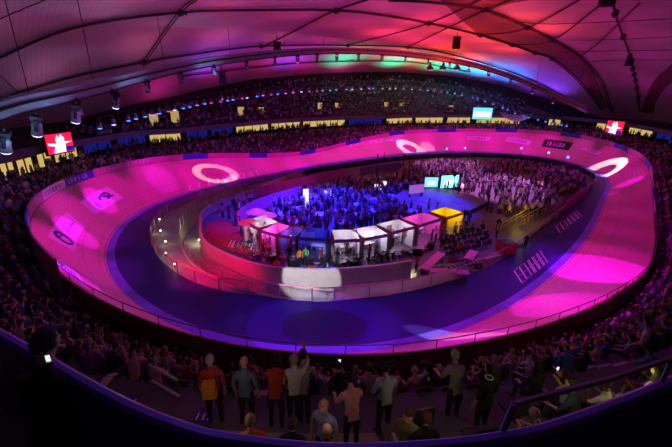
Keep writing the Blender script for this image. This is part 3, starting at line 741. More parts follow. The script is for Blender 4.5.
E_teal = emat('teal lamp lens', (.02, .8, .5), 2.5); E_pink = emat('pink lamp lens', (.9, .08, .5), 1.5); E_cy = emat('cyan lamp lens', (.05, .5, 1), 2)
small = lamp_tree(1.6, E_pur, 'violet stage lamp on the far lamp truss', 'violet lamps on the far truss'); LK[small.name] = kids(small)
first = True
nl = 64
for i in range(nl):
    px = 100+(568-100)*i/(nl-1)+random.uniform(-2, 2); px = min(px, 569)
    py = float(np.interp(px, [q[0] for q in lp], [q[1] for q in lp]))+2.0
    h = wallhit(px, py, 5.0)
    if not h: continue
    p = rp(h[0], 5.0, h[1])
    if px < 330: e, c = random.choice([(E_pur, 'violet'), (E_blu, 'blue'), (E_pink, 'pink'), (E_blu, 'blue'), (E_wh2, 'pale')])
    elif px < 400: e, c = random.choice([(E_teal, 'teal'), (E_teal, 'teal'), (E_wh2, 'pale'), (E_pur, 'violet')])
    elif px < 470: e, c = random.choice([(E_teal, 'teal'), (E_pink, 'pink'), (E_wh2, 'pale')])
    elif px < 510: e, c = random.choice([(E_cy, 'cyan'), (E_blu, 'blue')])
    else: e, c = (E_blu, 'blue')
    if px < 130 and i % 2: continue
    lamp_copy(small, p, '%s stage lamp hanging from the slim truss at the far roof edge' % c, '%s lamps on the far truss' % c, (0, 0), e, random.uniform(0, 3))
small.location = rp(G2[10][0], 5.0, G2[10][1]); small['label'] = 'violet stage lamp hanging from the slim truss at the far roof edge'
for i in range(20):     # lamps on the main gantry, seen small and unlit or pink
    lamp_copy(small, gpt(12+i*2.6, -.8, -1.5), 'small dim stage lamp under the grey gantry', 'dim lamps under the grey gantry', (0, 0), random.choice([E_pink, M['dark'], M['dark'], M['steel']]), random.uniform(0, 3))
# speakers
def speaker(px, py, off, n, w, hgt, label, dpt=.7, tilt=0):
    p = Vector(roofhit(px, py, off)); d = Vector(CAM)-p
    t = thing('hanging_speaker', label, 'speaker', p, math.atan2(d.y, d.x)+.35)
    for k in range(n):
        b = MB(); b.box((.05*k*k*.3, 0, -k*hgt), (dpt, w, hgt*.94), M['dark'], 0, .97); c = b.build('cabinet', M['dark'], t)
        b = MB(); b.box((.05*k*k*.3+dpt/2+.01, 0, -k*hgt), (.03, w*.9, hgt*.7), M['dark2']); b.build('grille', M['dark2'], c)
    z = roofz(p.x, p.y)-p.z
    b = MB(); b.tube([(0, 0, hgt/2), (0, 0, z)], .05, 5, M['dark']); b.build('chain', M['dark'], t)
speaker(457, 38, 1.6, 4, 1.3, .55, 'black line array speaker hung in the red glow over the far track')
speaker(608, -2, 1.2, 2, 1.5, .55, 'black box speaker at the top of the thick hanging cable')
speaker(222, 73, 1.6, 4, 1.3, .6, 'black line array speaker hung below the gantry near the violet lamps')
speaker(277, 44, 1.8, 2, 1.4, .9, 'grey black square speaker above the grey gantry', .5)
speaker(630, 60, 1.4, 2, 1.2, .7, 'black rounded speaker cluster halfway along the thick hanging cable')
A = rline([(611, -4), (618, 22), (628, 50), (632, 66), (636, 84), (640, 112)], 1.0, 30)
t = thing('power_cable', 'thick dark cable strung with lumps running down the right of the roof', 'cable', A[10], 0); inv = Matrix.Translation(-Vector(t.location))
b = MB(); b.tube(A, .17, 6, M['dark']); o = b.build('sheath', M['dark'], t); o.matrix_parent_inverse = inv
for i in (4, 9, 14, 19, 21, 23, 25, 27, 28):
    b = MB(); b.sphere(A[i], .42, M['dark'], 8, 6, (1, 1, 1.2)); o = b.build('junction_box', M['dark'], t); o.matrix_parent_inverse = inv
# three round dim lamps in the red light
for k, px in enumerate((430, 443, 457)):
    p = roofhit(px, 68, 2.2)
    b = MB(); b.lathe((0, 0, 0), [(.7, -.5), (.95, -.3), (.95, .2), (.5, .6), (.15, 1.6)], M['dark2'], 14); o = b.build('pendant_lamp', M['dark2']); o.location = p
    tag(o, 'dark round pendant lamp in the orange glow over the far end', 'lamp', 'round pendants in the orange glow')
    b = MB(); b.lathe((0, 0, 0), [(.65, -.51), (.3, -.6)], E_pink, 14); q = b.build('lens', E_pink, o)

# ------------------------------------------------------------------ screens
def screen(quad_lo, quad_hi, d, label, art):
    a = wallhit(*quad_lo, d); c = wallhit(*quad_hi, d)
    pa = np.array(rp(a[0], d, a[1])); pc = np.array(rp(c[0], d, c[1])); w = math.hypot(*(pc-pa)[:2]); h = abs(pc[2]-pa[2])
    mid = (pa+pc)/2; ang = math.atan2(pc[1]-pa[1], pc[0]-pa[0])
    t = thing('led_screen', label, 'screen', tuple(mid), ang)   # x runs from the first to the second corner, the picture faces -y or +y
    tc = (CAM[:2]-mid[:2]); sgn = 1 if (-math.sin(ang)*tc[0]+math.cos(ang)*tc[1]) > 0 else -1
    b = MB(); b.box((0, -sgn*.15, 0), (w+.3, .3, h+.3), M['dark']); b.build('case', M['dark'], t)
    b = MB(); b.box((0, sgn*.03, 0), (w, .04, h), art[0]); b.build('display', art[0], t)
    fl = -1 if sgn > 0 else 1
    for m, pts in art[1]:
        b = MB(); b.add([(x*w*.5*fl, sgn*(.06+.004*len(pts)), y*h*.5) for x, y in pts], [tuple(range(len(pts)))], m); b.build('picture_shape', m, t)
    b = MB(); b.tube([(-w*.35, 0, h/2), (-w*.35, 0, h/2+1.5)], .05, 5, M['dark']); b.tube([(w*.35, 0, h/2), (w*.35, 0, h/2+1.5)], .05, 5, M['dark']); b.build('bracket', M['dark'], t)
E_red = emat('red screen light', (1, .01, .06), 1.3); E_scrw = emat('white screen light', (1, .75, 1), 1.6); E_scm = emat('magenta screen light', (.9, .05, .9), 1.2); E_scb = emat('deep blue screen light', (.02, .02, .5), .6)
E_cyan = emat('cyan screen light', (.12, .55, 1), 1.6); E_pale = emat('pale screen light', (.75, .95, 1), 1.8)
fig = [(E_scb, [(.1, -.95), (.98, -.95), (.98, -.45), (.1, -.35)]), (E_scrw, [(-.6, -.95), (.3, -.95), (.35, -.1), (.95, .05), (.3, .12), (.35, .5), (.1, .92), (-.1, .5), (-.15, .9), (-.35, .4), (-.3, 0), (-.95, .15), (-.9, -.1), (-.45, -.25)]), (E_scm, [(-.75, -.9), (-.1, -.9), (-.2, -.55), (-.65, -.6)]), (E_scm, [(0, .2), (.15, .25), (.12, .6), (.02, .5)])]
screen((49, 155), (70, 132), 5.6, 'red led screen with a white burst figure above the left concourse', (E_red, fig))
screen((605, 133), (625, 122), 6.7, 'red led screen with a white burst over the right end of the track', (E_red, fig))
screen((472, 119), (493, 108), 6.7, 'pale cyan led screen above the far bend concourse', (E_cyan, [(E_pale, [(-.9, -.5), (.8, -.55), (.85, .3), (-.85, .35)]), (E_cyan, [(-.2, -.2), (.2, -.2), (.2, .1), (-.2, .1)])]))
# white swoop of cloth beside the cyan screen
h = wallhit(510, 113, 6.0); p = rp(h[0], 6.0, h[1]); b = MB(); rows = []
for i in range(13):
    s = i/12; hh = wallhit(500+34*s, 112+3*math.sin(s*PI), 6.0); lo = wallhit(500+34*s, 112.5+9*math.sin(s*PI)**.7, 6.0)
    rows.append([rp(hh[0], 5.9, hh[1]), rp(hh[0], 6.3, (hh[1]+lo[1])/2), rp(lo[0], 5.9, lo[1])])
b.quadgrid(rows, M['white']); o = b.build('fabric_sail', M['white']); tag(o, 'pale hanging fabric sail beside the cyan screen', 'fabric')
# ------------------------------------------------------------------ people
SKIN = [mat('skin tone %s' % n, c, .55) for n, c in (('light', (.62, .38, .28)), ('mid', (.45, .26, .18)), ('dark', (.18, .09, .06)))]
HAIR = [mat('hair %s' % n, c, .7) for n, c in (('black', (.015, .012, .012)), ('brown', (.07, .035, .02)), ('grey', (.42, .38, .38)), ('fair', (.35, .24, .12)))]
HN = ['black', 'brown', 'grey', 'fair']
CLO = {n: mat('%s cloth' % n, c, .85, noise=.15, scale=8) for n, c in dict(black=(.02, .02, .025), navy=(.03, .04, .12), grey=(.28, .28, .30), white=(.75, .74, .74), red=(.5, .05, .05), blue=(.08, .16, .5), lightblue=(.30, .42, .65), pink=(.75, .35, .42), purple=(.25, .1, .4), olive=(.22, .24, .08), orange=(.75, .25, .04), green=(.1, .6, .15), brown=(.2, .12, .08), denim=(.16, .22, .36)).items()}
TROU = mat('dark trouser cloth', (.03, .03, .05), .85); SHOE = mat('dark shoe leather', (.02, .02, .02), .5)
EYE = mat('dark eye', (.02, .015, .015), .3); LIP = mat('lip', (.45, .15, .13), .5)
def finger_set(J, E, wrist, hand_dir, side, tag_):
    d = Vector(hand_dir).normalized(); up = Vector((0, 0, 1)) if abs(d.z) < .8 else Vector((0, 1, 0)); s = d.cross(up).normalized(); nrm = s.cross(d)
    w = len(J)-1
    palm = Vector(wrist)+d*.075; J.append((palm, .034, tag_)); E.append((w, w+1)); pk = len(J)-1
    for k, (off, ln) in enumerate(((-.03, .062), (-.01, .075), (.011, .07), (.03, .055))):
        a = palm+s*off+d*.03; J.append((a, .011, tag_)); E.append((pk, len(J)-1)); 
        m_ = a+d*ln*.6-nrm*.012; J.append((m_, .009, tag_)); E.append((len(J)-2, len(J)-1))
        e = m_+d*ln*.4-nrm*.022; J.append((e, .007, tag_)); E.append((len(J)-2, len(J)-1))
    th = Vector(wrist)+d*.04+s*.036*side; J.append((th, .012, tag_)); E.append((w, len(J)-1))
    J.append((th+d*.04+s*.02*side-nrm*.01, .009, tag_)); E.append((len(J)-2, len(J)-1))
def person_mesh(pose, fingers=True):
    """skeleton -> one continuous skinned body. Faces +y. Feet (or seat) at the origin's height."""
    J = []; E = []
    sit = pose.startswith('sit')
    ph = .52 if sit else .96; lean = {'stand': .02, 'stand_rail': .12, 'stand_raise': .03, 'stand_fold': .04, 'sit': .05, 'sit_lean': .24, 'sit_clap': .10, 'sit_phone': .12}[pose]
    def j(p, r, t, par=None):
        J.append((Vector(p), r, t))
        if par is not None: E.append((par, len(J)-1))
        return len(J)-1
    pel = j((0, 0, ph), .15, 'T'); wa = j((0, lean*.3, ph+.18), .135, 'S', pel); ch = j((0, lean*.8, ph+.38), .155, 'S', wa)
    nb = j((0, lean*1.1, ph+.53), .075, 'S', ch); nk = j((0, lean*1.3+.01, ph+.60), .055, 'K', nb); j((0, lean*1.5+.02, ph+.68), .06, 'K', nk)
    head = Vector((0, lean*1.6+.035, ph+.75))
    for s in (-1, 1):
        sh = j((s*.19, lean*.95, ph+.47), .07, 'S', ch)
        S = Vector((s*.19, lean*.95, ph+.47))
        if pose == 'stand': el, wr = S+Vector((s*.06, -.02, -.29)), S+Vector((s*.05, .06, -.54))
        elif pose == 'stand_rail': el, wr = S+Vector((s*.07, .10, -.27)), S+Vector((s*.03, .34, -.33))
        elif pose == 'stand_fold': el, wr = S+Vector((s*.08, .04, -.27)), S+Vector((-s*.10, .22, -.24))
        elif pose == 'stand_raise':
            if s > 0: el, wr = S+Vector((.10, .18, .12)), S+Vector((.02, .26, .38))
            else: el, wr = S+Vector((-.06, 0, -.28)), S+Vector((-.02, .16, -.48))
        elif pose == 'sit': el, wr = S+Vector((s*.05, .10, -.27)), S+Vector((-s*.03, .32, -.36))
        elif pose == 'sit_lean': el, wr = S+Vector((s*.04, .18, -.24)), S+Vector((-s*.09, .34, -.20))
        elif pose == 'sit_clap': el, wr = S+Vector((s*.07, .14, -.22)), S+Vector((-s*.12, .33, -.06))
        else:
            if s > 0: el, wr = S+Vector((.05, .2, -.18)), S+Vector((-.05, .36, .06))
            else: el, wr = S+Vector((-.05, .10, -.27)), S+Vector((.03, .32, -.36))
        e = j(el, .046, 'S', sh); w = j(wr, .030, 'K', e)
        if fingers: finger_set(J, E, wr, wr-el, -s, 'K')
        else: j(Vector(wr)+(Vector(wr)-Vector(el)).normalized()*.12, .03, 'K', w)
        if sit:
            hp = j((s*.10, .02, ph-.02), .10, 'T', pel); kn = j((s*.13, .42, ph+.02), .066, 'T', hp); an = j((s*.13, .44, .10), .042, 'T', kn)
        else:
            hp = j((s*.10, 0, ph-.10), .105, 'T', pel); kn = j((s*.11, .025, .50), .066, 'T', hp); an = j((s*.12, -.01, .10), .042, 'T', kn)
        a = J[an][0]; hl = j((a.x, a.y, .05), .042, 'H', an); j((a.x+s*.02, a.y+.17, .035), .034, 'H', hl)
    me = bpy.data.meshes.new('tmp'); me.from_pydata([tuple(q[0]) for q in J], E, [])
    bmk = bmesh.new(); bmk.from_mesh(me); bmk.verts.layers.skin.new(); bmk.to_mesh(me); bmk.free(); o = bpy.data.objects.new('tmp', me); COL.objects.link(o)
    md = o.modifiers.new('s', 'SKIN'); md.use_smooth_shade = True
    ss = o.modifiers.new('u', 'SUBSURF'); ss.levels = 1; ss.render_levels = 1
    sk = me.skin_vertices[0].data if me.skin_vertices else None
    if sk is None:
        me.skin_vertices.new() if hasattr(me.skin_vertices, 'new') else None
        bpy.context.view_layer.update(); sk = me.skin_vertices[0].data
    for i, q in enumerate(J): sk[i].radius = (q[1], q[1]*(.78 if q[2] in 'ST' and q[1] > .12 else 1)); sk[i].use_root = (i == 0)
    bpy.context.view_layer.update(); dg = bpy.context.evaluated_depsgraph_get()
    out = bpy.data.meshes.new_from_object(o.evaluated_get(dg)); bpy.data.objects.remove(o)
    bm = bmesh.new(); bm.from_mesh(out)
    segs = [(J[a][0], J[c][0], J[c][2], (J[a][1]+J[c][1])/2) for a, c in E]
    order = {'K': 0, 'S': 1, 'T': 2, 'H': 3}
    for f in bm.faces:
        c = f.calc_center_median(); best = (9, 'S')
        for a, b_, t, r in segs:
            ab = b_-a; k = max(0, min(1, (c-a).dot(ab)/max(ab.length_squared, 1e-9))); dd = (c-(a+ab*k)).length-r
            if dd < best[0]: best = (dd, t)
        f.material_index = order[best[1]]; f.smooth = True
    # head joined to the neck
    def blob(c, r, sc, mi, seg=14, rg=10):
        g = bmesh.ops.create_uvsphere(bm, u_segments=seg, v_segments=rg, radius=r)
        for v in g['verts']: v.co = Vector((v.co.x*sc[0], v.co.y*sc[1], v.co.z*sc[2]))+c
        for f in {f for v in g['verts'] for f in v.link_faces}: f.material_index = mi; f.smooth = True
        return g['verts']
    hv = blob(head, .105, (.78, .95, 1.12), 0)
    for v in hv:
        q = v.co-head
        if q.z < -.02: v.co.x -= q.x*.22*min(1, -q.z/.09); v.co.y += .012
    blob(head+Vector((0, .102, -.012)), .018, (.7, 1.0, 1.3), 0, 6, 5)
    for s in (-1, 1):
        blob(head+Vector((s*.083, .0, -.005)), .024, (.35, .8, 1.2), 0, 6, 5)
        blob(head+Vector((s*.033, .086, .016)), .010, (1.2, .6, .8), 4, 6, 4)
    blob(head+Vector((0, .088, -.055)), .016, (1.5, .4, .35), 5, 6, 4)
    bm.to_mesh(out); bm.free(); out.name = 'person_'+pose
    while len(out.materials) < 6: out.materials.append(None)
    for k, m in enumerate((SKIN[0], CLO['navy'], TROU, SHOE, EYE, LIP)): out.materials[k] = m
    return out, head
def hair_mesh(head, style):
    bm = bmesh.new(); g = bmesh.ops.create_uvsphere(bm, u_segments=16, v_segments=12, radius=.116)
    for v in bm.verts:
        q = v.co.copy(); v.co = Vector((q.x*.80, q.y*.97-.008, q.z*1.13+.008))
    kill = [v for v in bm.verts if (v.co.y > .035 and v.co.z < .045) or (v.co.z < (-.055 if style == 'short' else -.12))]
    bmesh.ops.delete(bm, geom=kill, context='VERTS')
    if style == 'long':
        for v in bm.verts:
            if v.co.z < .0 and v.co.y < .03: v.co.z -= .14*min(1, -v.co.z/.06); v.co.x *= 1.12; v.co.y -= .01
    r = bmesh.ops.extrude_face_region(bm, geom=bm.faces[:])
    for v in r['geom']:
        if isinstance(v, bmesh.types.BMVert): v.co *= .93
    for v in bm.verts: v.co += head
    for f in bm.faces: f.smooth = True
    me = bpy.data.meshes.new('hair'); bm.to_mesh(me); bm.free(); me.materials.append(HAIR[0]); return me
POSES = ['stand', 'stand_rail', 'stand_raise', 'stand_fold', 'sit', 'sit_lean', 'sit_clap', 'sit_phone']
BODY = {p: person_mesh(p) for p in POSES}
HAIRM = {(p, s): hair_mesh(BODY[p][1], s) for p in POSES for s in ('short', 'long')}
def slot(o, i, m):
    o.material_slots[i].link = 'OBJECT'; o.material_slots[i].material = m
def person(loc, rz, pose, shirt, label, group=None, hair=0, style='short', skin=0, scale=1.0, sink=0.0, shirt_m=None, trousers=None):
    o = bpy.data.objects.new('person', BODY[pose][0]); COL.objects.link(o)
    o.location = (loc[0], loc[1], loc[2]-sink); o.rotation_euler = (0, 0, rz); o.scale = (scale,)*3
    slot(o, 0, SKIN[skin]); slot(o, 1, shirt_m or CLO[shirt])
    if trousers: slot(o, 2, CLO[trousers])
    tag(o, label, 'person', group)
    if style:
        h = bpy.data.objects.new('hair', HAIRM[(pose, style)]); COL.objects.link(h); h.parent = o; slot(h, 0, HAIR[hair])
    return o
BODY_H = {p: BODY[p][1].z for p in POSES}

# ---------------------------------------------------------------- seats of the stands: where people can be
def seat_pos(u, k):     # on tread k (its floor is rowz(u,k)); back part of the tread
    d = D0+DP*(k-1)+.50 if k > 0 else .70
    return rp(u, d, rowz(u, k))
def facing(u): n = fN(u); return math.atan2(-n[1], -n[0])-PI/2
cand = []
for k in range(0, ROWS+1):
    n = int(LEN*1.18/.56)
    for i in range(n):
        u = (i+.5*(k % 2))/n
        if k < ROWS:
            fr = (u*34) % 1
            if fr < .085: continue                      # stairways
        p = seat_pos(u, k)
        if k == ROWS:                                   # people stand on the concourse behind the last row
            p = rp(u, 6.83+.9+random.uniform(0, 2.2), fCZ(u)+.02)
        if .6 < u < .78 and (p[0]-fO(u)[0])*fN(u)[0]+(p[1]-fO(u)[1])*fN(u)[1] > dw(u)-.5: continue
        cand.append((u, k, p))
for j, (d, h) in enumerate(XR):
    for i in range(26):
        u = .834+.050*i/26
        if (u*34) % 1 >= .085: cand.append((u, ROWS+1+j, rp(u, d+.12, fCZ(u)+h)))
CP = np.array([c[2] for c in cand]); CQ = proj(CP+np.array([0, 0, 1.2])); CDIST = np.linalg.norm(CP-CAM, axis=1)
inview = (CQ[:, 2] > 1) & (CQ[:, 0] > -12) & (CQ[:, 0] < 684) & (CQ[:, 1] > 60) & (CQ[:, 1] < 452)
used = np.zeros(len(cand), bool)
COLN = ['black', 'navy', 'grey', 'white', 'red', 'blue', 'lightblue', 'pink', 'purple', 'brown', 'black', 'navy', 'grey', 'black']
# people that the photograph singles out: head pixel, pose, height kind, clothing, label
heroes = [
    (209, 362, 'stand', 'red', 'person in a red jacket with a bright orange backpack standing behind the near seats', 2, 'short', 0),
    (243, 364, 'stand', 'denim', 'bald person in a long denim blue jacket standing with back turned beside the orange backpack', 0, None, 0),
    (274, 366, 'stand_rail', 'red', 'person in a dark red top standing between the denim jacket and the grey sweater', 0, 'long', 0),
    (302, 362, 'stand_rail', 'grey', 'dark haired person in a light grey sweater standing with back turned at the walkway', 0, 'short', 0),
    (294, 362, 'stand_raise', 'white', 'person in white with one arm raised just beyond the grey sweater', 2, 'short', 0),
    (320, 373, 'sit_lean', 'pink', 'seated person in pale pink beside the grey sweater', 1, 'short', 0),
    (354, 386, 'stand_rail', 'pink', 'dark haired person in a salmon pink shirt leaning forward at the walkway', 0, 'short', 0),
    (388, 371, 'stand_fold', 'lightblue', 'broad person in a blue grey shirt standing beside the salmon pink shirt', 0, 'short', 0),
    (371, 371, 'sit', 'grey', 'seated person in a patterned grey top beyond the blue grey shirt', 1, 'short', 0),
    (340, 363, 'sit_phone', 'black', 'dark seated person holding up a small glowing phone near the track edge', 0, 'short', 0),
    (410, 412, 'stand_fold', 'olive', 'person in an olive shirt with face turned to the walkway light', 1, 'short', 0),
    (428, 421, 'stand', 'black', 'person in black beside the olive shirt, only head and shoulders over the blue balcony', 1, 'short', 0),
    (325, 404, 'stand', 'lightblue', 'person in an open dark jacket over a pale blue shirt below the salmon pink shirt', 3, 'short', 0),
    (328, 434, 'stand', 'brown', 'bald head just showing over the middle of the blue balcony edge', 0, None, 0),
    (292, 427, 'stand', 'black', 'person in black with brown hair low behind the blue balcony edge', 1, 'short', 0),
    (250, 424, 'stand', 'orange', 'small person in orange low behind the blue balcony edge', 3, 'short', 0),
    (62, 334, 'sit', 'white', 'seated person in a white shirt on the near left rows', 0, 'short', 0),
    (78, 333, 'sit_lean', 'grey', 'bald seated person in a grey shirt next to the white shirt', 0, None, 0),
    (72, 316, 'sit', 'blue', 'seated person in a bright blue top a few rows above the white shirt', 1, 'short', 0),
    (42, 282, 'stand', 'lightblue', 'person in a pale blue shirt standing high on the left stairway', 0, 'short', 0),
    (68, 288, 'stand_rail', 'grey', 'person in grey standing at the hand rail beneath the bright pink panel', 0, 'short', 0),
    (4, 337, 'sit', 'blue', 'person in a vivid blue jacket at the far left edge of the near stand', 0, 'short', 0),
    (106, 337, 'sit', 'brown', 'seated person with a bare brown back below the wooden boards', 1, 'short', 1),
    (492, 372, 'stand', 'black', 'person in a black suit with white collar standing at the right of the walkway', 0, 'short', 0),
    (461, 362, 'stand_rail', 'grey', 'person in a pale grey shirt standing just below the track rail', 2, 'short', 0),
    (490, 358, 'sit_lean', 'purple', 'person in a lilac shirt seated beside the pale grey shirt', 0, 'short', 0),
    (541, 372, 'sit', 'black', 'dark haired person in black turned sideways in the rows behind the black suit', 0, 'long', 0),
    (573, 378, 'sit_phone', 'white', 'person in white with a glowing violet phone in the right rows', 1, 'long', 0),
    (651, 325, 'stand_raise', 'white', 'person in a bright white shirt standing out of the dark rows at the right', 0, 'short', 0),
    (606, 354, 'sit', 'pink', 'seated person in pink on the right rows between the white figures', 3, 'short', 0),
    (534, 343, 'stand', 'red', 'person in deep red standing near the track rail on the right', 1, 'long', 0),
    (660, 372, 'stand', 'purple', 'person in purple standing in the lower right rows', 0, 'long', 0),
]
def hero_spot(px, py, pose):
    hh = BODY_H[pose]
    q = proj(CP+np.array([0, 0, hh]))
    dd = (q[:, 0]-px)**2+(q[:, 1]-py)**2+np.where((q[:, 2] < 1) | used | (CDIST > 60), 1e9, 0)
    i = int(dd.argmin()); return i, math.sqrt(dd[i])
for px, py, pose, shirt, lab, hr, st, sk in heroes:
    i, err = hero_spot(px, py, pose); used[i] = True; u, k, p = cand[i]
    n = fN(u); t = (-n[1], n[0]); best = None      # nudge along the row so that the head lands where it should
    for a in np.linspace(-.35, .35, 15):
        for c in ((0,) if k < ROWS else np.linspace(-1.2, 2.6, 20)):
            pp = np.array([p[0]+t[0]*a+n[0]*c, p[1]+t[1]*a+n[1]*c, p[2]]); q = proj(pp+np.array([0, 0, BODY_H[pose]])); e = (q[0]-px)**2+(q[1]-py)**2
            if best is None or e < best[0]: best = (e, pp)
    p = best[1]
    direct = pose.startswith('stand') and 190 < px < 520 and py > 350
    if direct:
        sc_ = 1.05; zf = fCZ(.84)+.02; q = atz(px, py, zf+BODY_H[pose]*sc_); p = np.array([q[0], q[1], zf]); used[i] = False
    dd = np.hypot(CP[:, 0]-p[0], CP[:, 1]-p[1]); used |= (dd < .52) & (np.abs(CP[:, 2]-p[2]) < 1)
    face = facing(u)+(PI*.75 if 'face turned' in lab or 'open dark jacket' in lab else 0)+random.uniform(-.15, .15)
    dz = 0
    if k == ROWS: dz = 0
    o = person((p[0], p[1], p[2]+dz), face, pose, shirt, lab, None, hr, st, sk, 1.05 if direct else 1.0)
    if 'backpack' in lab and 'red jacket' in lab:
        b = MB(); c = [0, -.22, 1.26]; b.box(c, (.30, .16, .42), CLO['orange'], 0, .85); b.box((0, -.31, 1.2), (.24, .06, .2), CLO['orange'], 0, .85)
        bp = b.build('backpack', CLO['orange']); bp.location = (p[0], p[1], p[2]); bp.rotation_euler = (0, 0, face); tag(bp, 'bright orange backpack worn by the person in the red jacket', 'backpack')
    if 'phone' in lab:
        ph = Vector((.14, .52 if pose == 'sit_phone' else .3, 1.12)); E_ph = emat('phone screen light', (.7, .6, 1), 2.0)
        b = MB(); b.box(ph, (.075, .012, .15), M['dark']); b.box(ph-Vector((0, .008, 0)), (.065, .004, .135), E_ph); q = b.build('smartphone', M['dark']); q.location = (p[0], p[1], p[2]); q.rotation_euler = (0, 0, face)
        tag(q, 'glowing smartphone held by the %s' % ('person in white in the right rows' if shirt == 'white' else 'dark person near the track edge'), 'phone')
    if 'in a black suit' in lab:
        b = MB(); b.tube([(.075*math.cos(a), .045+.07*math.sin(a), 1.535) for a in np.linspace(0, 2*PI, 13)[:-1]], .018, 5, CLO['white'], True); b.build('collar', CLO['white'], o)
# the rest of the near stand: the largest in view as individuals
order = np.argsort(CDIST)
NEAR_N = 222; made = 0
def block_name(u):
    if u < .70: return 'left bend concourse'
    if u < .745: return 'left bend rows'
    if u < .79: return 'near left rows'
    if u < .83: return 'rows below the balcony'
    if u < .87: return 'rows before the slatted boards'
    if u < .92: return 'near right rows'
    return 'far right rows'
shn = {'lightblue': 'pale blue'}
for i in order:
    if made >= NEAR_N: break
    if used[i] or not inview[i]: continue
    u, k, p = cand[i]
    if not (.66 < u < 1 or u < .12): continue
    px, py = CQ[i][0], CQ[i][1]
    # the empty parts of the near stand in the photograph
    if 148 < px < 260 and py > 380 and k < ROWS: continue
    if k == ROWS and u > .832: continue
    if k == ROWS and (150 < px < 560): continue
    if k == ROWS and px < 530 and random.random() < .6: continue
    if 405 < px < 520 and py > 375: continue
    if 520 < px and k > ROWS and random.random() < .35: continue
    if py < 372 and 200 < px < 440: 
        if random.random() < .80: continue
    if 160 < px < 450 and k < 3 and random.random() < .6: continue
    if random.random() < .13: continue
    used[i] = True
    pose = random.choice(['sit', 'sit', 'sit_lean', 'sit_lean', 'sit_clap', 'sit_phone']) if k != ROWS else random.choice(['stand', 'stand_rail', 'stand_fold'])
    sh = random.choice(COLN); hr = random.choice([0, 0, 1, 1, 2, 3]); st = random.choice(['short', 'short', 'long', None if random.random() < .4 else 'short'])
    rown = ['front', 'second', 'third', 'fourth', 'fifth', 'sixth', 'seventh', 'eighth', 'walkway', 'ninth', 'tenth', 'eleventh'][k]
    hd = 'bald' if st is None else '%s haired' % HN[hr]
    lab = '%s spectator in %s, %s, %s row of the %s' % (hd, shn.get(sh, sh), 'seated' if k != ROWS else 'standing', rown, block_name(u))
    if k == ROWS: lab = '%s spectator in %s standing on the walkway behind the %s' % (hd, shn.get(sh, sh), block_name(u))
    person((p[0]+random.uniform(-.05, .05), p[1]+random.uniform(-.05, .05), p[2]), facing(u)+random.uniform(-.35, .35), pose, sh, lab, 'spectators in %s, %s, %s of the %s' % (shn.get(sh, sh), hd, rown, block_name(u)), hr, st, random.choice([0, 0, 0, 1, 2]), random.uniform(.92, 1.04))
    made += 1


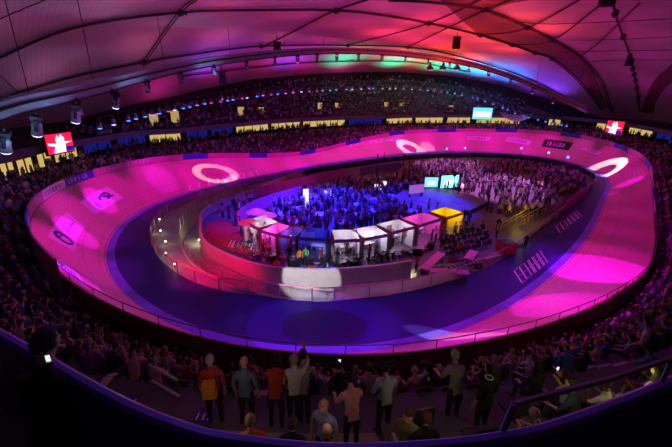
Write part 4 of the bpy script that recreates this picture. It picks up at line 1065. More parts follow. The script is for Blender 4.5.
# ---------------------------------------------------------------- crowd too numerous: one object
class Crowd:
    def __init__(s):
        s.V = []; s.F = []; s.C = []; s.n = 0
        b = MB(); b.sphere((0, .04, 1.24), .115, None, 6, 4, (.9, .95, 1.15)); nh = len(b.f)
        prof = [(.17, .11, .50, 0), (.16, .11, .72, .02), (.21, .13, .98, .04), (.10, .08, 1.10, .04)]
        def ringbox(prof, b):
            k = len(b.v)
            for w, d, z, y in prof:
                for a in range(6):
                    t = 2*PI*a/6; b.v.append((w*math.cos(t), y+d*math.sin(t), z))
            for i in range(len(prof)-1):
                for j in range(6): b.f.append((k+i*6+j, k+i*6+(j+1) % 6, k+i*6+6+(j+1) % 6, k+i*6+6+j)); b.m.append(0)
            b.f.append(tuple(k+(len(prof)-1)*6+j for j in range(6))); b.m.append(0)
        ringbox(prof, b); nt = len(b.f)-nh
        # arms and thighs
        for sgn in (-1, 1):
            b.tube([(sgn*.22, .04, .95), (sgn*.25, .16, .70), (sgn*.14, .34, .68)], .05, 4)
        na = len(b.f)-nh-nt
        for sgn in (-1, 1): b.tube([(sgn*.10, .02, .50), (sgn*.12, .44, .50), (sgn*.12, .46, .04)], .085, 4)
        nl_ = len(b.f)-nh-nt-na
        s.sit = (np.array(b.v), b.f, [0]*nh+[1]*(nt+na)+[2]*nl_)
        b = MB(); b.sphere((0, .03, 1.62), .115, None, 6, 4, (.9, .95, 1.15)); nh = len(b.f)
        ringbox([(.16, .11, .86, 0), (.15, .11, 1.08, 0), (.21, .12, 1.36, .01), (.08, .07, 1.50, .01)], b); nt = len(b.f)-nh
        for sgn in (-1, 1): b.tube([(sgn*.22, .0, 1.34), (sgn*.26, .04, 1.08), (sgn*.2, .20, 1.0)], .05, 4)
        na = len(b.f)-nh-nt
        for sgn in (-1, 1): b.tube([(sgn*.09, 0, .9), (sgn*.10, .02, .48), (sgn*.11, 0, .03)], .08, 4)
        s.stand = (np.array(b.v), b.f, [0]*nh+[1]*(nt+na)+[2]*(len(b.f)-nh-nt-na))
    def put(s, p, rz, kind, shirt, skin, legs=(.03, .03, .05), sc=1.0):
        v, f, part = s.sit if kind == 'sit' else s.stand
        c, q = math.cos(rz), math.sin(rz); w = v*sc
        s.V.append(np.stack([w[:, 0]*c-w[:, 1]*q+p[0], w[:, 0]*q+w[:, 1]*c+p[1], w[:, 2]+p[2]], 1))
        s.F += [tuple(j+s.n for j in face) for face in f]; s.n += len(v)
        cols = (skin, shirt, legs)
        for k, face in zip(part, f): s.C += [(*cols[k], 1.0)]*len(face)
    def build(s, name, label, cat):
        me = bpy.data.meshes.new(name); me.from_pydata(np.concatenate(s.V).tolist(), [], s.F)
        ca = me.color_attributes.new('cloth', 'FLOAT_COLOR', 'CORNER'); ca.data.foreach_set('color', np.array(s.C, dtype=np.float32).ravel())
        m = bpy.data.materials.new('mixed clothing'); m.use_nodes = True; nt = m.node_tree; bs = nt.nodes['Principled BSDF']; at = nt.nodes.new('ShaderNodeAttribute'); at.attribute_name = 'cloth'
        nt.links.new(at.outputs['Color'], bs.inputs['Base Color']); bs.inputs['Roughness'].default_value = .8
        me.materials.append(m); o = bpy.data.objects.new(name, me); COL.objects.link(o); tag(o, label, cat, None, 'stuff'); return o
CR = Crowd()
SH = [(.02, .02, .03), (.03, .04, .1), (.25, .25, .28), (.7, .7, .72), (.4, .05, .05), (.08, .15, .45), (.3, .4, .6), (.6, .3, .4), (.2, .1, .35), (.15, .1, .07), (.04, .04, .05), (.35, .33, .3)]
SKN = [(.55, .34, .26), (.5, .3, .22), (.06, .04, .03), (.08, .05, .03), (.3, .25, .22), (.16, .09, .06)]
for i, (u, k, p) in enumerate(cand):
    if used[i]: continue
    vis = inview[i]
    if not vis: continue
    if CDIST[i] < 22: continue
    px, py = CQ[i][0], CQ[i][1]
    if k > ROWS or (k == ROWS and random.random() < .5): continue
    if random.random() < (.10 if k < ROWS else .2): continue
    CR.put(p, facing(u)+random.uniform(-.4, .4), 'sit' if k < ROWS and random.random() < .93 else 'stand', random.choice(SH), random.choice(SKN), sc=random.uniform(.92, 1.05))
for _ in range(330):    # people standing on the far concourse in front of the lit glazing
    u = random.uniform(.19, .74); p = rp(u, random.uniform(7.2, dw(u)-.6) if dw(u) > 8 else dw(u)-random.uniform(.6, 1.2), fCZ(u)); q = proj(p)
    if -8 < q[0] < 680: CR.put(p, random.uniform(0, 6.28), 'stand', random.choice(SH), random.choice(SKN), sc=random.uniform(.95, 1.08))
# upper stand, thinner
for k in range(NR):
    n = 300
    for i in range(n):
        u = .28+(.66-.28)*i/n
        if uk(u) < .2 or random.random() < .72: continue
        p = rp(u, 7.9+.7*k+.35, upz(u, k+1)); q = proj(p)
        if q[2] > 1 and -10 < q[0] < 680: CR.put(p, facing(u), 'sit', random.choice(SH), random.choice(SKN))
# ------------------------------------------------------------------ the infield
def gp_(px, py, z=.02): p = atz(px, py, z); return float(p[0]), float(p[1])
struct(poly('trim_5', [[gp_(*q) for q in ((205, 226), (207, 240), (222, 248), (246, 256), (276, 265), (330, 265), (330, 262), (290, 258), (262, 255), (243, 243), (238, 228), (222, 218))]], .035, M['carpet']))
f = flatpatch([atz(*q, .05) for q in ((228, 247), (252, 250), (254, 244), (232, 240))], .05); o = scribble(6, f, (0, 0, 1, 1), M['whiteink_beam'], None, 'floor_lettering', seed=21); tag(o, 'white scrawled lettering on the red carpet beside the white cabin', 'lettering')

E_cab = emat('white cabin light panel', (.85, .7, 1), 1.6); E_yel = emat('yellow light panel', (1, .7, .05), 1.2)
cabins = [((244, 241), (260, 250), 'white', 'small white counter cabin at the left end of the cabin row', 1), ((262, 252), (277, 257), 'magenta', 'pink lit cabin beside the white counter cabin', 1),
          ((279, 257), (296, 260), 'violet', 'pale violet cabin holding a dark round shape', 0), ((298, 260), (326, 262), 'bluead', 'deep blue cabin behind the person in the green top', 0),
          ((333, 263), (360, 262), 'white', 'brightest white cabin in the middle of the row', 1), ((362, 261), (387, 256), 'white', 'white cabin with bicycles and screen, next after the brightest cabin', 1),
          ((390, 254), (413, 247), 'white', 'white cabin with brown doorways towards the yellow cabin', 1), ((416, 246), (439, 238), 'magenta', 'magenta framed cabin next to the yellow cabin', 1), ((444, 237), (461, 231), 'yellow', 'small bright yellow cabin at the right end of the row', 2)]
PL = []
for qa, qb, mn, lab, lit_ in cabins:
    a = np.array(gp_(*qa)); c = np.array(gp_(*qb)); w = math.hypot(*(c-a))*.94; ang = math.atan2(c[1]-a[1], c[0]-a[0]); mid = (a+c)/2
    m = M[mn]; t = thing('team_cabin', lab, 'cabin', (mid[0], mid[1], .02), ang); dp = 2.4; hh = 2.3     # +y is away from the camera
    b = MB(); b.box((0, dp, hh/2), (w, .06, hh), m); b.build('back_panel', m, t)
    for s in (-1, 1): b = MB(); b.box((s*w/2, dp/2, hh/2), (.06, dp, hh), m); b.build('side_panel', m, t)
    b = MB(); b.box((0, .02, hh-.14), (w+.06, .08, .30), M['violet'] if mn in ('white', 'magenta') else m); b.build('header', m, t)
    for s in (-1, 1): b = MB(); b.box((s*w/2, 0, hh/2), (.09, .09, hh), M['steel']); b.build('post', M['steel'], t)
    b = MB(); b.box((w*.1, dp-.5, .80), (w*.55, .6, .05), M['white']); 
    for sx in (-1, 1): b.box((w*.1+sx*w*.25, dp-.5, .4), (.06, .5, .78), M['white'])
    b.build('counter', M['white'], t)
    if mn == 'violet':
        b = MB(); b.tube([(.45*math.cos(q)+.2, dp-.2, .55+.45*math.sin(q)) for q in np.linspace(0, 2*PI, 17)[:-1]], .12, 6, M['dark'], True); b.build('round_emblem', M['dark'], t)
    if 'brown doorways' in lab:
        for s in (-1, .4): b = MB(); b.box((s*w*.25, dp-.06, .95), (.7, .04, 1.8), CLO['brown']); b.build('doorway_curtain', CLO['brown'], t)
    if mn == 'bluead': b = MB(); b.box((-w*.25, dp-.06, 1.2), (.9, .03, 1.4), M['violet']); b.build('banner', M['violet'], t)
    if 'screen' in lab:
        b = MB(); b.box((w*.28, dp-.1, 1.5), (1.0, .06, .6), E_cab); b.build('monitor', E_cab, t)
    PL.append((mid[0]-math.sin(ang)*1.0, mid[1]+math.cos(ang)*1.0, lit_, mn))
    # people of each team, in front of and inside the cabin
    for k in range(3 if w < 3 else 4):
        lx = (k+.5)/(3 if w < 3 else 4)*w-w/2+random.uniform(-.2, .2); ly = random.choice([-.8, -.5, .7, 1.2]); sh = random.choice(COLN)
        if 'deep blue' in lab and k == 1: continue
        x = mid[0]+lx*math.cos(ang)-ly*math.sin(ang); y = mid[1]+lx*math.sin(ang)+ly*math.cos(ang); hr = random.randrange(4)
        person((x, y, .02), random.uniform(0, 2*PI), random.choice(['stand', 'stand_rail', 'stand_fold', 'stand']), sh, '%s haired person in %s %s the %s' % (HN[hr], shn.get(sh, sh), 'in front of' if ly < 0 else 'inside', ' '.join(lab.split()[:4] if 'cabin' in lab.split()[:4] else lab.split()[:3])), 'people in %s at the %s' % (shn.get(sh, sh), ' '.join(lab.split()[:3])), hr, 'short', random.choice([0, 1]), random.uniform(.95, 1.05))
x, y = gp_(306, 264); person((x, y, .02), 2.4, 'stand_rail', 'green', 'person in a bright green top leaning over a bicycle at the deep blue cabin', None, 1, 'short', 0)
x, y = gp_(300, 266); person((x, y, .02), -.6, 'stand', 'orange', 'person in orange right beside the bright green top', None, 0, 'short', 0)
x, y = gp_(416, 273); person((x, y, .02), 0, 'stand', 'red', 'person in red standing alone at the end of the deck wall', None, 0, 'short', 0)
for k, (px, py, sh, lab) in enumerate(((404, 214, 'pink', 'person in pink standing on the blue floor behind the magenta framed cabin'), (428, 212, 'white', 'person in white behind the cabin row near the yellow cabin'), (436, 216, 'lightblue', 'person in pale blue close to the yellow cabin roof'), (391, 214, 'white', 'person in white on the open blue floor'), (463, 224, 'black', 'tall dark figure beyond the yellow cabin'), (468, 226, 'black', 'dark figure just past the tall dark figure'), (497, 232, 'black', 'dark figure beside the yellow ramp guard'), (496, 238, 'yellow', 'person in a yellow vest below the ramp guard'), (241, 172+40, 'red', 'person in red at the left end of the pink partition'), (384, 159, 'pink', 'person standing alone on the far navy floor'), (525, 262, 'black', 'dark figure beside the low fence on the right'))):
    if px == 241: py = 232
    if px == 384: py = 160
    if px == 525: px, py = 524, 250
    x, y = gp_(px, py); person((x, y, .02), random.uniform(0, 6), 'stand', sh if sh != 'yellow' else 'olive', lab, None, k % 4, 'short', 0, 1.03, 0, M['yellow'] if sh == 'yellow' else None)

# bicycles
def bicycle(label, group):
    t = thing('bicycle', label, 'bicycle', (0, 0, -30), 0, group); fm = random.choice([M['redp'], M['white'], M['dark2']])
    for x in (-.5, .5):
        b = MB(); b.tube([(x+.33*math.cos(a), 0, .335+.33*math.sin(a)) for a in np.linspace(0, 2*PI, 17)[:-1]], .016, 4, M['tyre'], True)
        for a in np.linspace(0, PI, 6): b.tube([(x+.32*math.cos(a), 0, .335+.32*math.sin(a)), (x-.32*math.cos(a), 0, .335-.32*math.sin(a))], .003, 3, M['steel'])
        b.build('wheel', M['tyre'], t)
    b = MB()
    for p, q in (((-.5, 0, .335), (-.08, 0, .29)), ((-.08, 0, .29), (.38, 0, .72)), ((-.08, 0, .29), (-.2, 0, .82)), ((-.18, 0, .76), (.36, 0, .80)), ((-.5, 0, .335), (-.18, 0, .76)), ((.36, 0, .85), (.5, 0, .335))): b.tube([p, q], .018, 5, fm)
    b.build('frame', fm, t)
    b = MB(); b.box((-.21, 0, .88), (.26, .12, .05), M['dark']); b.tube([(-.2, 0, .8), (-.21, 0, .88)], .014, 5, M['dark']); b.build('saddle', M['dark'], t)
    b = MB(); b.tube([(.36, 0, .85), (.38, 0, .93)], .014, 5, M['dark']); b.tube([(.38, -.2, .93), (.38, .2, .93)], .013, 5, M['dark'])
    for s in (-1, 1): b.tube([(.38, s*.2, .93), (.5, s*.2, .92), (.5, s*.2, .80), (.42, s*.2, .78)], .013, 5, M['dark'])
    b.build('handlebar', M['dark'], t)
    b = MB(); b.tube([(-.08, -.04, .29), (-.08, -.06, .29), (.02, -.06, .16)], .012, 4, M['steel']); b.lathe((-.08, 0, .29), [(.09, -.01), (.09, .01)], M['steel'], 10, 'y'); b.build('crank', M['steel'], t); return t
proto = bicycle('dark track bicycle leaning in the rack on the red carpet', 'bicycles racked on the red carpet'); LK[proto.name] = kids(proto)
spots = []
for k in range(15): spots.append((236+62*k/14, 250.5+12.5*(k/14)**.7, 'dark track bicycle standing in the rack on the red carpet', 'bicycles racked on the red carpet'))
for k in range(9): spots.append((346+50*k/8, 267-5*k/8, 'track bicycle parked between the white cabins and the deck wall', 'bicycles parked before the white cabins'))
for k in range(9): spots.append((446+34*k/8, 276-9*k/8, 'track bicycle among the clutter past the end of the deck wall', 'bicycles past the deck wall'))
for k, (px, py, lab, g) in enumerate(spots):
    x, y = gp_(px, py); rz = random.uniform(.9, 1.6)
    if k == 0: o = proto; o.location = (x, y, .035); o.rotation_euler = (0, 0, rz)
    else: o = lamp_copy(proto, (x, y, .035), lab, g, (0, 0), None, rz)
    x2 = x; 
for k, (qa, qb, g) in enumerate((((236, 252), (268, 260), 'first'), ((270, 260.5), (300, 265), 'second'))):
    a, c = gp_(*qa), gp_(*qb); b = MB(); b.tube([(a[0], a[1], .6), (c[0], c[1], .6)], .03, 5, M['steel'])
    for s in (0, 1):
        p = (a, c)[s]; b.tube([(p[0], p[1], .03), (p[0], p[1], .6)], .03, 5, M['steel'])
    o = b.build('bicycle_rack', M['steel'], at=(a[0], a[1], 0)); tag(o, '%s steel bicycle rack on the red carpet' % g, 'rack')
# pink partition boards behind the tables
def boards(P, zt, label, group, m, n, base=.02):
    A = smooth_open([gp_(*q) for q in P], n)
    for i in range(n):
        a, c = A[i], A[i+1]; mid = (a+c)/2; w = math.hypot(*(c-a)); b = MB(); ang = math.atan2(c[1]-a[1], c[0]-a[0])
        b.box((mid[0], mid[1], base+zt/2+.05), (w*.97, .08, zt-.1), m, ang); o = b.build('partition_board', m, at=(mid[0], mid[1], base)); tag(o, label, 'partition', group)
        b = MB(); b.box((0, 0, .03), (.5, .4, .06), M['dark2'], ang); b.build('foot', M['dark2'], o)
boards([(238, 226), (248, 217), (262, 210), (282, 203), (302, 197)], 1.7, 'pink partition board behind the dining tables', 'near row of pink partition boards', M['magenta'], 10)
boards([(252, 199), (275, 193), (300, 187), (325, 181), (348, 177)], 1.5, 'pink partition board farther back, by the inner fence', 'far row of pink partition boards', M['magenta'], 12)
boards([(360, 176), (372, 174), (386, 172), (400, 170)], 1.6, 'violet partition board by the crowd', 'violet partition boards', M['violet'], 5)
# dining tables with guests
tb = thing('dining_table', 'round table with pale blue cloth on the blue lit infield', 'table', (0, 0, -30), 0, 'round tables on the blue lit infield')
b = MB(); b.lathe((0, 0, 0), [(.88, .18), (.80, .70), (.80, .745), (.1, .75)], M['cloth'], 18); b.build('tablecloth', M['cloth'], tb)
b = MB(); b.lathe((0, 0, 0), [(.3, 0), (.3, .04), (.05, .08), (.05, .7)], M['dark2'], 8); b.build('pedestal', M['dark2'], tb)
b = MB(); b.lathe((0, 0, .75), [(.08, 0), (.05, .05), (.10, .22), (.02, .24)], M['white'], 8); b.build('centrepiece', M['white'], tb)
LK[tb.name] = kids(tb); tpoly = [(262, 222), (270, 208), (296, 199), (345, 190), (400, 190), (440, 196), (440, 206), (400, 222), (345, 237), (290, 240), (268, 232)]
def inpoly(x, y, P):
    r = False; j = len(P)-1
    for i in range(len(P)):
        if (P[i][1] > y) != (P[j][1] > y) and x < (P[j][0]-P[i][0])*(y-P[i][1])/(P[j][1]-P[i][1])+P[i][0]: r = not r
        j = i
    return r
TP = [gp_(*q) for q in tpoly]; xs = [p[0] for p in TP]; ys = [p[1] for p in TP]; first = True; nt_ = 0
gx = min(xs)
stagepoly = [gp_(*q) for q in ((398, 212), (388, 204), (402, 194), (438, 191), (466, 196), (488, 205), (470, 214), (430, 218))]
while gx < max(xs):
    gy = min(ys)
    while gy < max(ys):
        x, y = gx+random.uniform(-.4, .4), gy+random.uniform(-.4, .4)
        if inpoly(x, y, TP) and not inpoly(x, y, stagepoly):
            if first: tb.location = (x, y, .02); first = False
            else: lamp_copy(tb, (x, y, .02))
            nt_ += 1
            for a in range(8):
                if random.random() < .22: continue
                q = a*PI/4+random.uniform(-.15, .15); d = 1.2
                CR.put((x+d*math.cos(q), y+d*math.sin(q), .02), q+PI/2, 'sit' if random.random() < .75 else 'stand', random.choice(SH+[(.7, .7, .75)]*3), random.choice(SKN))
        gy += 3.4
    gx += 3.4

for _ in range(420):
    x, y = random.uniform(min(xs), max(xs)), random.uniform(min(ys), max(ys))
    if inpoly(x, y, TP) and not inpoly(x, y, stagepoly): CR.put((x, y, .02), random.uniform(0, 6.28), 'stand', random.choice(SH+[(.7, .7, .75)]*4), random.choice(SKN))
# low stage with screens
o = poly('stage', [stagepoly], .55, M['deck']); 
b = MB(); 
for i in range(len(stagepoly)):
    a, c = stagepoly[i], stagepoly[(i+1) % len(stagepoly)]; b.add([(a[0], a[1], .02), (c[0], c[1], .02), (c[0], c[1], .55), (a[0], a[1], .55)], [(0, 1, 2, 3)], M['dark'])
b.build('skirt', M['dark'], o); tag(o, 'low dark violet stage platform in the middle of the blue floor', 'stage')
def standing_screen(qa, qb, h, m, label, pic=None):
    a, c = np.array(gp_(*qa)), np.array(gp_(*qb)); mid = (a+c)/2; w = math.hypot(*(c-a)); ang = math.atan2(c[1]-a[1], c[0]-a[0])
    t = thing('led_screen', label, 'screen', (mid[0], mid[1], .55 if inpoly(mid[0], mid[1], stagepoly) else .02), ang)
    b = MB(); b.box((0, .1, h/2+.5), (w+.1, .15, h+.1), M['dark']); b.build('case', M['dark'], t); b = MB(); b.box((0, 0, h/2+.5), (w, .04, h), m); b.build('display', m, t)
    if pic: b = MB(); b.box((0, -.04, h/2+.4), (w*.6, .02, h*.4), pic); b.build('picture_shape', pic, t)
    for s in (-1, 1): b = MB(); b.box((s*w*.4, .1, .27), (.1, .3, .54), M['dark2']); b.build('leg', M['dark2'], t)
standing_screen((424, 190), (437, 190), 1.6, emat('teal screen', (.1, .5, .9), 2.2), 'teal and white screen at the back of the stage', E_pale)
standing_screen((440, 191), (457, 190), 2.0, emat('bright cyan screen', (.15, .75, 1), 2.6), 'brightest cyan screen behind the stage', E_pale)
standing_screen((408, 201), (423, 199), 1.3, emat('dim pink screen', (.6, .2, .8), .5), 'dim pink screen tilted at the edge of the stage')
x, y = gp_(461, 192); b = MB(); b.tube([(0, 0, 0), (0, 0, .9)], .04, 6, M['dark']); o = b.build('beacon_lamp', M['dark'], at=None); o.location = (x, y, .3); tag(o, 'glowing red pink beacon beside the cyan screen', 'lamp')
b = MB(); b.sphere((0, 0, 1.05), .32, emat('red beacon lens', (1, .08, .25), 14), 10, 8); b.build('lens', None, o)
o.location = (x, y, .02)
for k, (px, py, h) in enumerate(((376, 184, 5.2), (452, 196, 3.4), (458, 197, 3.4), (403, 172, 3.2))):
    x, y = gp_(px, py); t = thing('flag_pole' if k == 0 else 'speaker_pole', ['tall thin dark mast between the tables and the far straight', 'dark pole left of the beacon on the stage', 'dark pole directly at the beacon', 'short dark pole by the violet partition boards'][k].replace('left of', 'just before'), 'pole', (x, y, .02))
    b = MB(); b.tube([(0, 0, 0), (0, 0, h)], .07, 6, M['dark']); b.build('pole', M['dark'], t); b = MB(); b.lathe((0, 0, 0), [(.4, 0), (.4, .05), (.08, .12)], M['dark'], 10); b.build('base', M['dark'], t)
    if k: b = MB(); b.box((0, 0, h), (.35, .35, .6), M['dark']); b.build('speaker_box', M['dark'], t)
# white lit van-like desk things on the blue floor
for k, (px, py, lab) in enumerate(((378, 189, 'white lit timing desk on the blue floor by the tall mast'), (386, 186, 'second white lit desk beside the timing desk'), (329, 196, 'white lit bar counter at the back of the tables'), (306, 207, 'narrow white lit banner stand among the tables'))):
    x, y = gp_(px, py); t = thing('desk' if k < 3 else 'banner_stand', lab, 'desk' if k < 3 else 'banner', (x, y, .02), -.6)
    if k < 3:
        b = MB(); b.box((0, 0, .92), (1.6, .7, .06), M['white']); b.build('top', M['white'], t); b = MB(); b.box((0, -.25, .46), (1.5, .05, .9), E_cab); b.build('front_panel', E_cab, t)
        for s in (-1, 1): b = MB(); b.box((s*.7, .1, .45), (.06, .5, .88), M['dark2']); b.build('leg', M['dark2'], t)
    else:
        b = MB(); b.box((0, 0, 1.3), (.7, .04, 2.4), E_cab); b.build('banner', E_cab, t); b = MB(); b.box((0, 0, .05), (.8, .4, .1), M['dark2']); b.build('base', M['dark2'], t)
# standing crowd at the far end
cpoly = [gp_(*q) for q in ((402, 168), (440, 164), (520, 166), (566, 172), (588, 183), (572, 196), (548, 211), (520, 221), (492, 214), (470, 203), (446, 193), (410, 182))]
xs = [p[0] for p in cpoly]; ys = [p[1] for p in cpoly]; nc = 0; gx = min(xs)
SHC = [(.8, .75, .85), (.75, .7, .8), (.9, .9, .9), (.65, .6, .7), (.3, .2, .5), (.1, .1, .3), (.6, .3, .5), (.05, .05, .1), (.03, .03, .05), (.45, .4, .55), (.7, .65, .2), (.2, .1, .35)]
while gx < max(xs):
    gy = min(ys)
    while gy < max(ys):
        x, y = gx+random.uniform(-.35, .35), gy+random.uniform(-.35, .35); q = proj((x, y, 0))
        if inpoly(x, y, cpoly) and not inpoly(x, y, stagepoly) and random.random() < (.9 if q[1] < 195 else .6):
            CR.put((x, y, .02), random.uniform(0, 6.28), 'stand' if random.random() < .8 else 'sit', random.choice(SHC), random.choice(SKN), sc=random.uniform(.95, 1.1)); nc += 1
        gy += 1.05
    gx += 1.05
for P, dens in (((( 214, 222), (222, 208), (246, 200), (262, 204), (246, 214), (238, 224), (228, 232)), .5), (((300, 196), (345, 184), (400, 180), (436, 186), (410, 192), (345, 192)), .45)):
    Q = [gp_(*q) for q in P]; X = [p[0] for p in Q]; Y = [p[1] for p in Q]
    for _ in range(int((max(X)-min(X))*(max(Y)-min(Y))*.5)):
        x, y = random.uniform(min(X), max(X)), random.uniform(min(Y), max(Y))
        if inpoly(x, y, Q): CR.put((x, y, .02), random.uniform(0, 6.28), 'stand', random.choice(SHC), random.choice(SKN))
# small tall tables among the crowd in front
# rows of dark chairs with riders and helpers, right of the yellow cabin
def chair_tree():
    t = thing('folding_chair', 'dark folding chair past the yellow cabin', 'chair', (0, 0, -30), 0, 'dark folding chairs past the yellow cabin')
    b = MB(); b.box((0, 0, .45), (.42, .42, .04), M['seat']); b.build('seat', M['seat'], t); b = MB(); b.box((0, -.2, .72), (.40, .04, .34), M['seat']); b.build('backrest', M['seat'], t)
    for sx in (-1, 1):
        for sy in (-1, 1): b = MB(); b.tube([(sx*.19, sy*.19, 0), (sx*.19, sy*.19, .45 if sy > 0 else .85)], .014, 4, M['dark2']); b.build('leg', M['dark2'], t)
    return t
ch = chair_tree(); LK[ch.name] = kids(ch); first = True
for r in range(4):
    for k in range(9):
        px = 440+r*2+k*5.2; py = 244+r*5.0-k*1.4
        x, y = gp_(px, py); rz = random.uniform(-.3, .3)-.9
        if first: ch.location = (x, y, .02); ch.rotation_euler = (0, 0, rz); first = False
        else: lamp_copy(ch, (x, y, .02), None, None, (0, 0), None, rz)
        if random.random() < .45:
            sh = random.choice(['black', 'red', 'purple', 'navy', 'black']); person((x, y, .02), rz, 'sit', sh, 'person in %s seated on a folding chair past the yellow cabin, %s row' % (sh, ['first', 'second', 'third', 'fourth'][r]), 'people in %s on the folding chairs, row %s' % (sh, 'abcd'[r]), random.randrange(3), 'short', 0)
# flight cases, monitors and boxes between the cabins and the deck wall
CL = [('flight_case', 'black flight case', M['dark'], (.9, .6, .7)), ('storage_box', 'white storage box', M['white'], (.6, .45, .4)), ('kit_bag', 'blue kit bag', M['bluead'], (.7, .35, .35)), ('storage_box', 'violet storage box', M['violet'], (.6, .5, .5)), ('kit_bag', 'red kit bag', M['redp'], (.6, .35, .3))]
for k in range(46):
    s = k/45; px = 252+s*180+random.uniform(-3, 3); py = (263+8*math.sin(min(1, s*1.6)*PI*.5)-24*max(0, s-.45)**1.2*1.6)-random.uniform(1, 5); nm, lb, m, sz = CL[random.randrange(5)]
    x, y = gp_(px, py); t = thing(nm, '%s on the deck in front of the %s' % (lb, 'white counter cabin' if px < 262 else 'pink and violet cabins' if px < 298 else 'deep blue cabin' if px < 330 else 'brightest white cabin' if px < 361 else 'white cabin with screen' if px < 389 else 'brown doorway cabin' if px < 414 else 'magenta framed cabin'), 'case' if 'case' in nm else 'bag' if 'bag' in nm else 'box', (x, y, .03), random.uniform(0, 3)); t['group'] = t['label'].replace(' on the deck', 's on the deck')
    b = MB(); b.box((0, 0, sz[2]/2), sz, m, 0, .95); b.build('body', m, t); b = MB(); b.box((0, 0, sz[2]), (sz[0]*.97, sz[1]*.97, .05), M['dark2']); b.build('lid', M['dark2'], t)
# parasol like umbrellas and white banners over the team area
for k, (px, py) in enumerate(((250, 233), (257, 221), (268, 225))):
    x, y = gp_(px, py+9); t = thing('parasol', ['white parasol over the left end of the cabins', 'highest white parasol at the left end of the tables', 'small white parasol behind the pink cabin'][k], 'parasol', (x, y, .02))
    b = MB(); b.tube([(0, 0, 0), (0, 0, 2.5)], .03, 5, M['steel']); b.build('pole', M['steel'], t); b = MB(); b.lathe((0, 0, 2.1), [(1.1, 0), (.6, .28), (.02, .5)], M['white'], 8); b.build('canopy', M['white'], t)
    b = MB(); b.lathe((0, 0, 0), [(.3, 0), (.3, .08), (.05, .12)], M['dark2'], 8); b.build('base', M['dark2'], t)
# pink topped tables at the end of the deck wall
for k, (px, py, w, rz, lab) in enumerate(((432, 268, 4.2, .15, 'long pink topped table at the end of the deck wall'), (448, 279, 3.2, -.9, 'second pink topped table set square to the long one'), (470, 262, 2.2, .2, 'small pink table among the bicycles'))):
    x, y = gp_(px, py); t = thing('trestle_table', lab, 'table', (x, y, .02), rz)
    b = MB(); b.box((0, 0, .74), (w, .8, .05), M['magenta']); b.build('top', M['magenta'], t)
    for sx in (-1, 1):
        b = MB(); b.box((sx*w*.42, 0, .36), (.06, .7, .72), M['dark2']); b.build('leg', M['dark2'], t)
for k, (px, py, m, lab) in enumerate(((505, 252, 'redp', 'dull red crate against the low fence'), (461, 266, 'bluead', 'blue box among the bicycles'), (452, 262, 'redp', 'red toolbox by the folding chairs'), (476, 268, 'dark', 'black flight case past the bicycles'))):
    x, y = gp_(px, py); s = (1.5, 1.2, 1.1) if k == 0 else (.7, .5, .5); t = thing('crate' if k == 0 else 'toolbox', lab, 'box', (x, y, .02), -.6)
    b = MB(); b.box((0, 0, s[2]/2), s, M[m]); b.build('body', M[m], t); b = MB(); b.box((0, 0, s[2]+.02), (s[0]+.04, s[1]+.04, .05), M['dark2']); b.build('lid', M['dark2'], t)
    b = MB(); b.tube([(-.12, -s[1]/2-.02, s[2]*.6), (-.12, -s[1]/2-.06, s[2]*.6), (.12, -s[1]/2-.06, s[2]*.6), (.12, -s[1]/2-.02, s[2]*.6)], .012, 4, M['steel']); b.build('handle', M['steel'], t)
# ramp guards, the yellow light on them also painted into the rail colour
for P, lab in ((((500, 233), (512, 225), (524, 218), (536, 211), (547, 206)), 'yellow lit guard rail along the infield ramp'), (((520, 226), (532, 219), (545, 212)), 'shorter guard rail inside the infield ramp')):
    A = smooth_open([gp_(*q) for q in P], 12); t = thing('ramp_guard', lab, 'railing', (A[6][0], A[6][1], .02)); inv = Matrix.Translation(-Vector(t.location))
    for z, r in ((1.1, .05), (.6, .03)):
        b = MB(); b.tube([(p[0], p[1], z) for p in A], r, 5, M['yellow']); o = b.build('rail', M['yellow'], t); o.matrix_parent_inverse = inv
    for p in A[::2]: b = MB(); b.tube([(p[0], p[1], .02), (p[0], p[1], 1.1)], .035, 5, M['yellow']); o = b.build('post', M['yellow'], t); o.matrix_parent_inverse = inv
# bollard lamps of the ramp and the passage
E_warm = emat('warm bulkhead lens', (1, .85, .55), 9); WL = []
for k, (px, py, z) in enumerate(((161, 234, -.35), (166, 245, -.35), (166, 257, -.35), (175, 268, -.35), (160, 222, -.35), (213, 259, -1.7), (223, 268, -1.7), (240, 279, -1.7), (262, 290, -1.7), (292, 294, -1.7), (318, 294, -1.7), (345, 291, -1.7), (372, 288, -1.7), (398, 284, -1.7), (420, 279, -1.7), (200, 243, -1.7))):
    x, y = gp_(px, py, z); t = thing('bollard_lamp', 'small lit bollard lamp %s' % ('on the ramp beside the clear fence' if z > -1 else 'down in the sunken passage'), 'lamp', (x, y, z), 0, 'bollard lamps %s' % ('on the ramp' if z > -1 else 'in the passage'))
    b = MB(); b.lathe((0, 0, 0), [(.04, 0), (.04, .35)], M['dark2'], 8); b.build('post', M['dark2'], t); b = MB(); b.lathe((0, 0, .35), [(.06, 0), (.08, .08), (.03, .12)], E_warm, 8); b.build('lens', E_warm, t); WL.append((x, y, z+.75))
# infield rim lamps
for k, (px, py) in enumerate(((464, 152), (520, 152), (547, 157), (566, 162), (446, 153))):
    x, y = gp_(px, py+3, .02); t = thing('rim_lamp', 'bright little %s lamp on the fence behind the crowd' % ('teal' if k == 2 else 'blue'), 'lamp', (x, y, .02), 0, None if k == 2 else 'blue lamps on the fence behind the crowd'); e = E_teal if k == 2 else E_blu
    b = MB(); b.tube([(0, 0, 0), (0, 0, 1.6)], .04, 5, M['dark2']); b.build('post', M['dark2'], t); b = MB(); b.sphere((0, 0, 1.8), .28, e, 8, 6); b.build('lens', e, t)
CR.build('crowd', 'dense crowd of small dark spectators filling the far stands and infield', 'crowd')

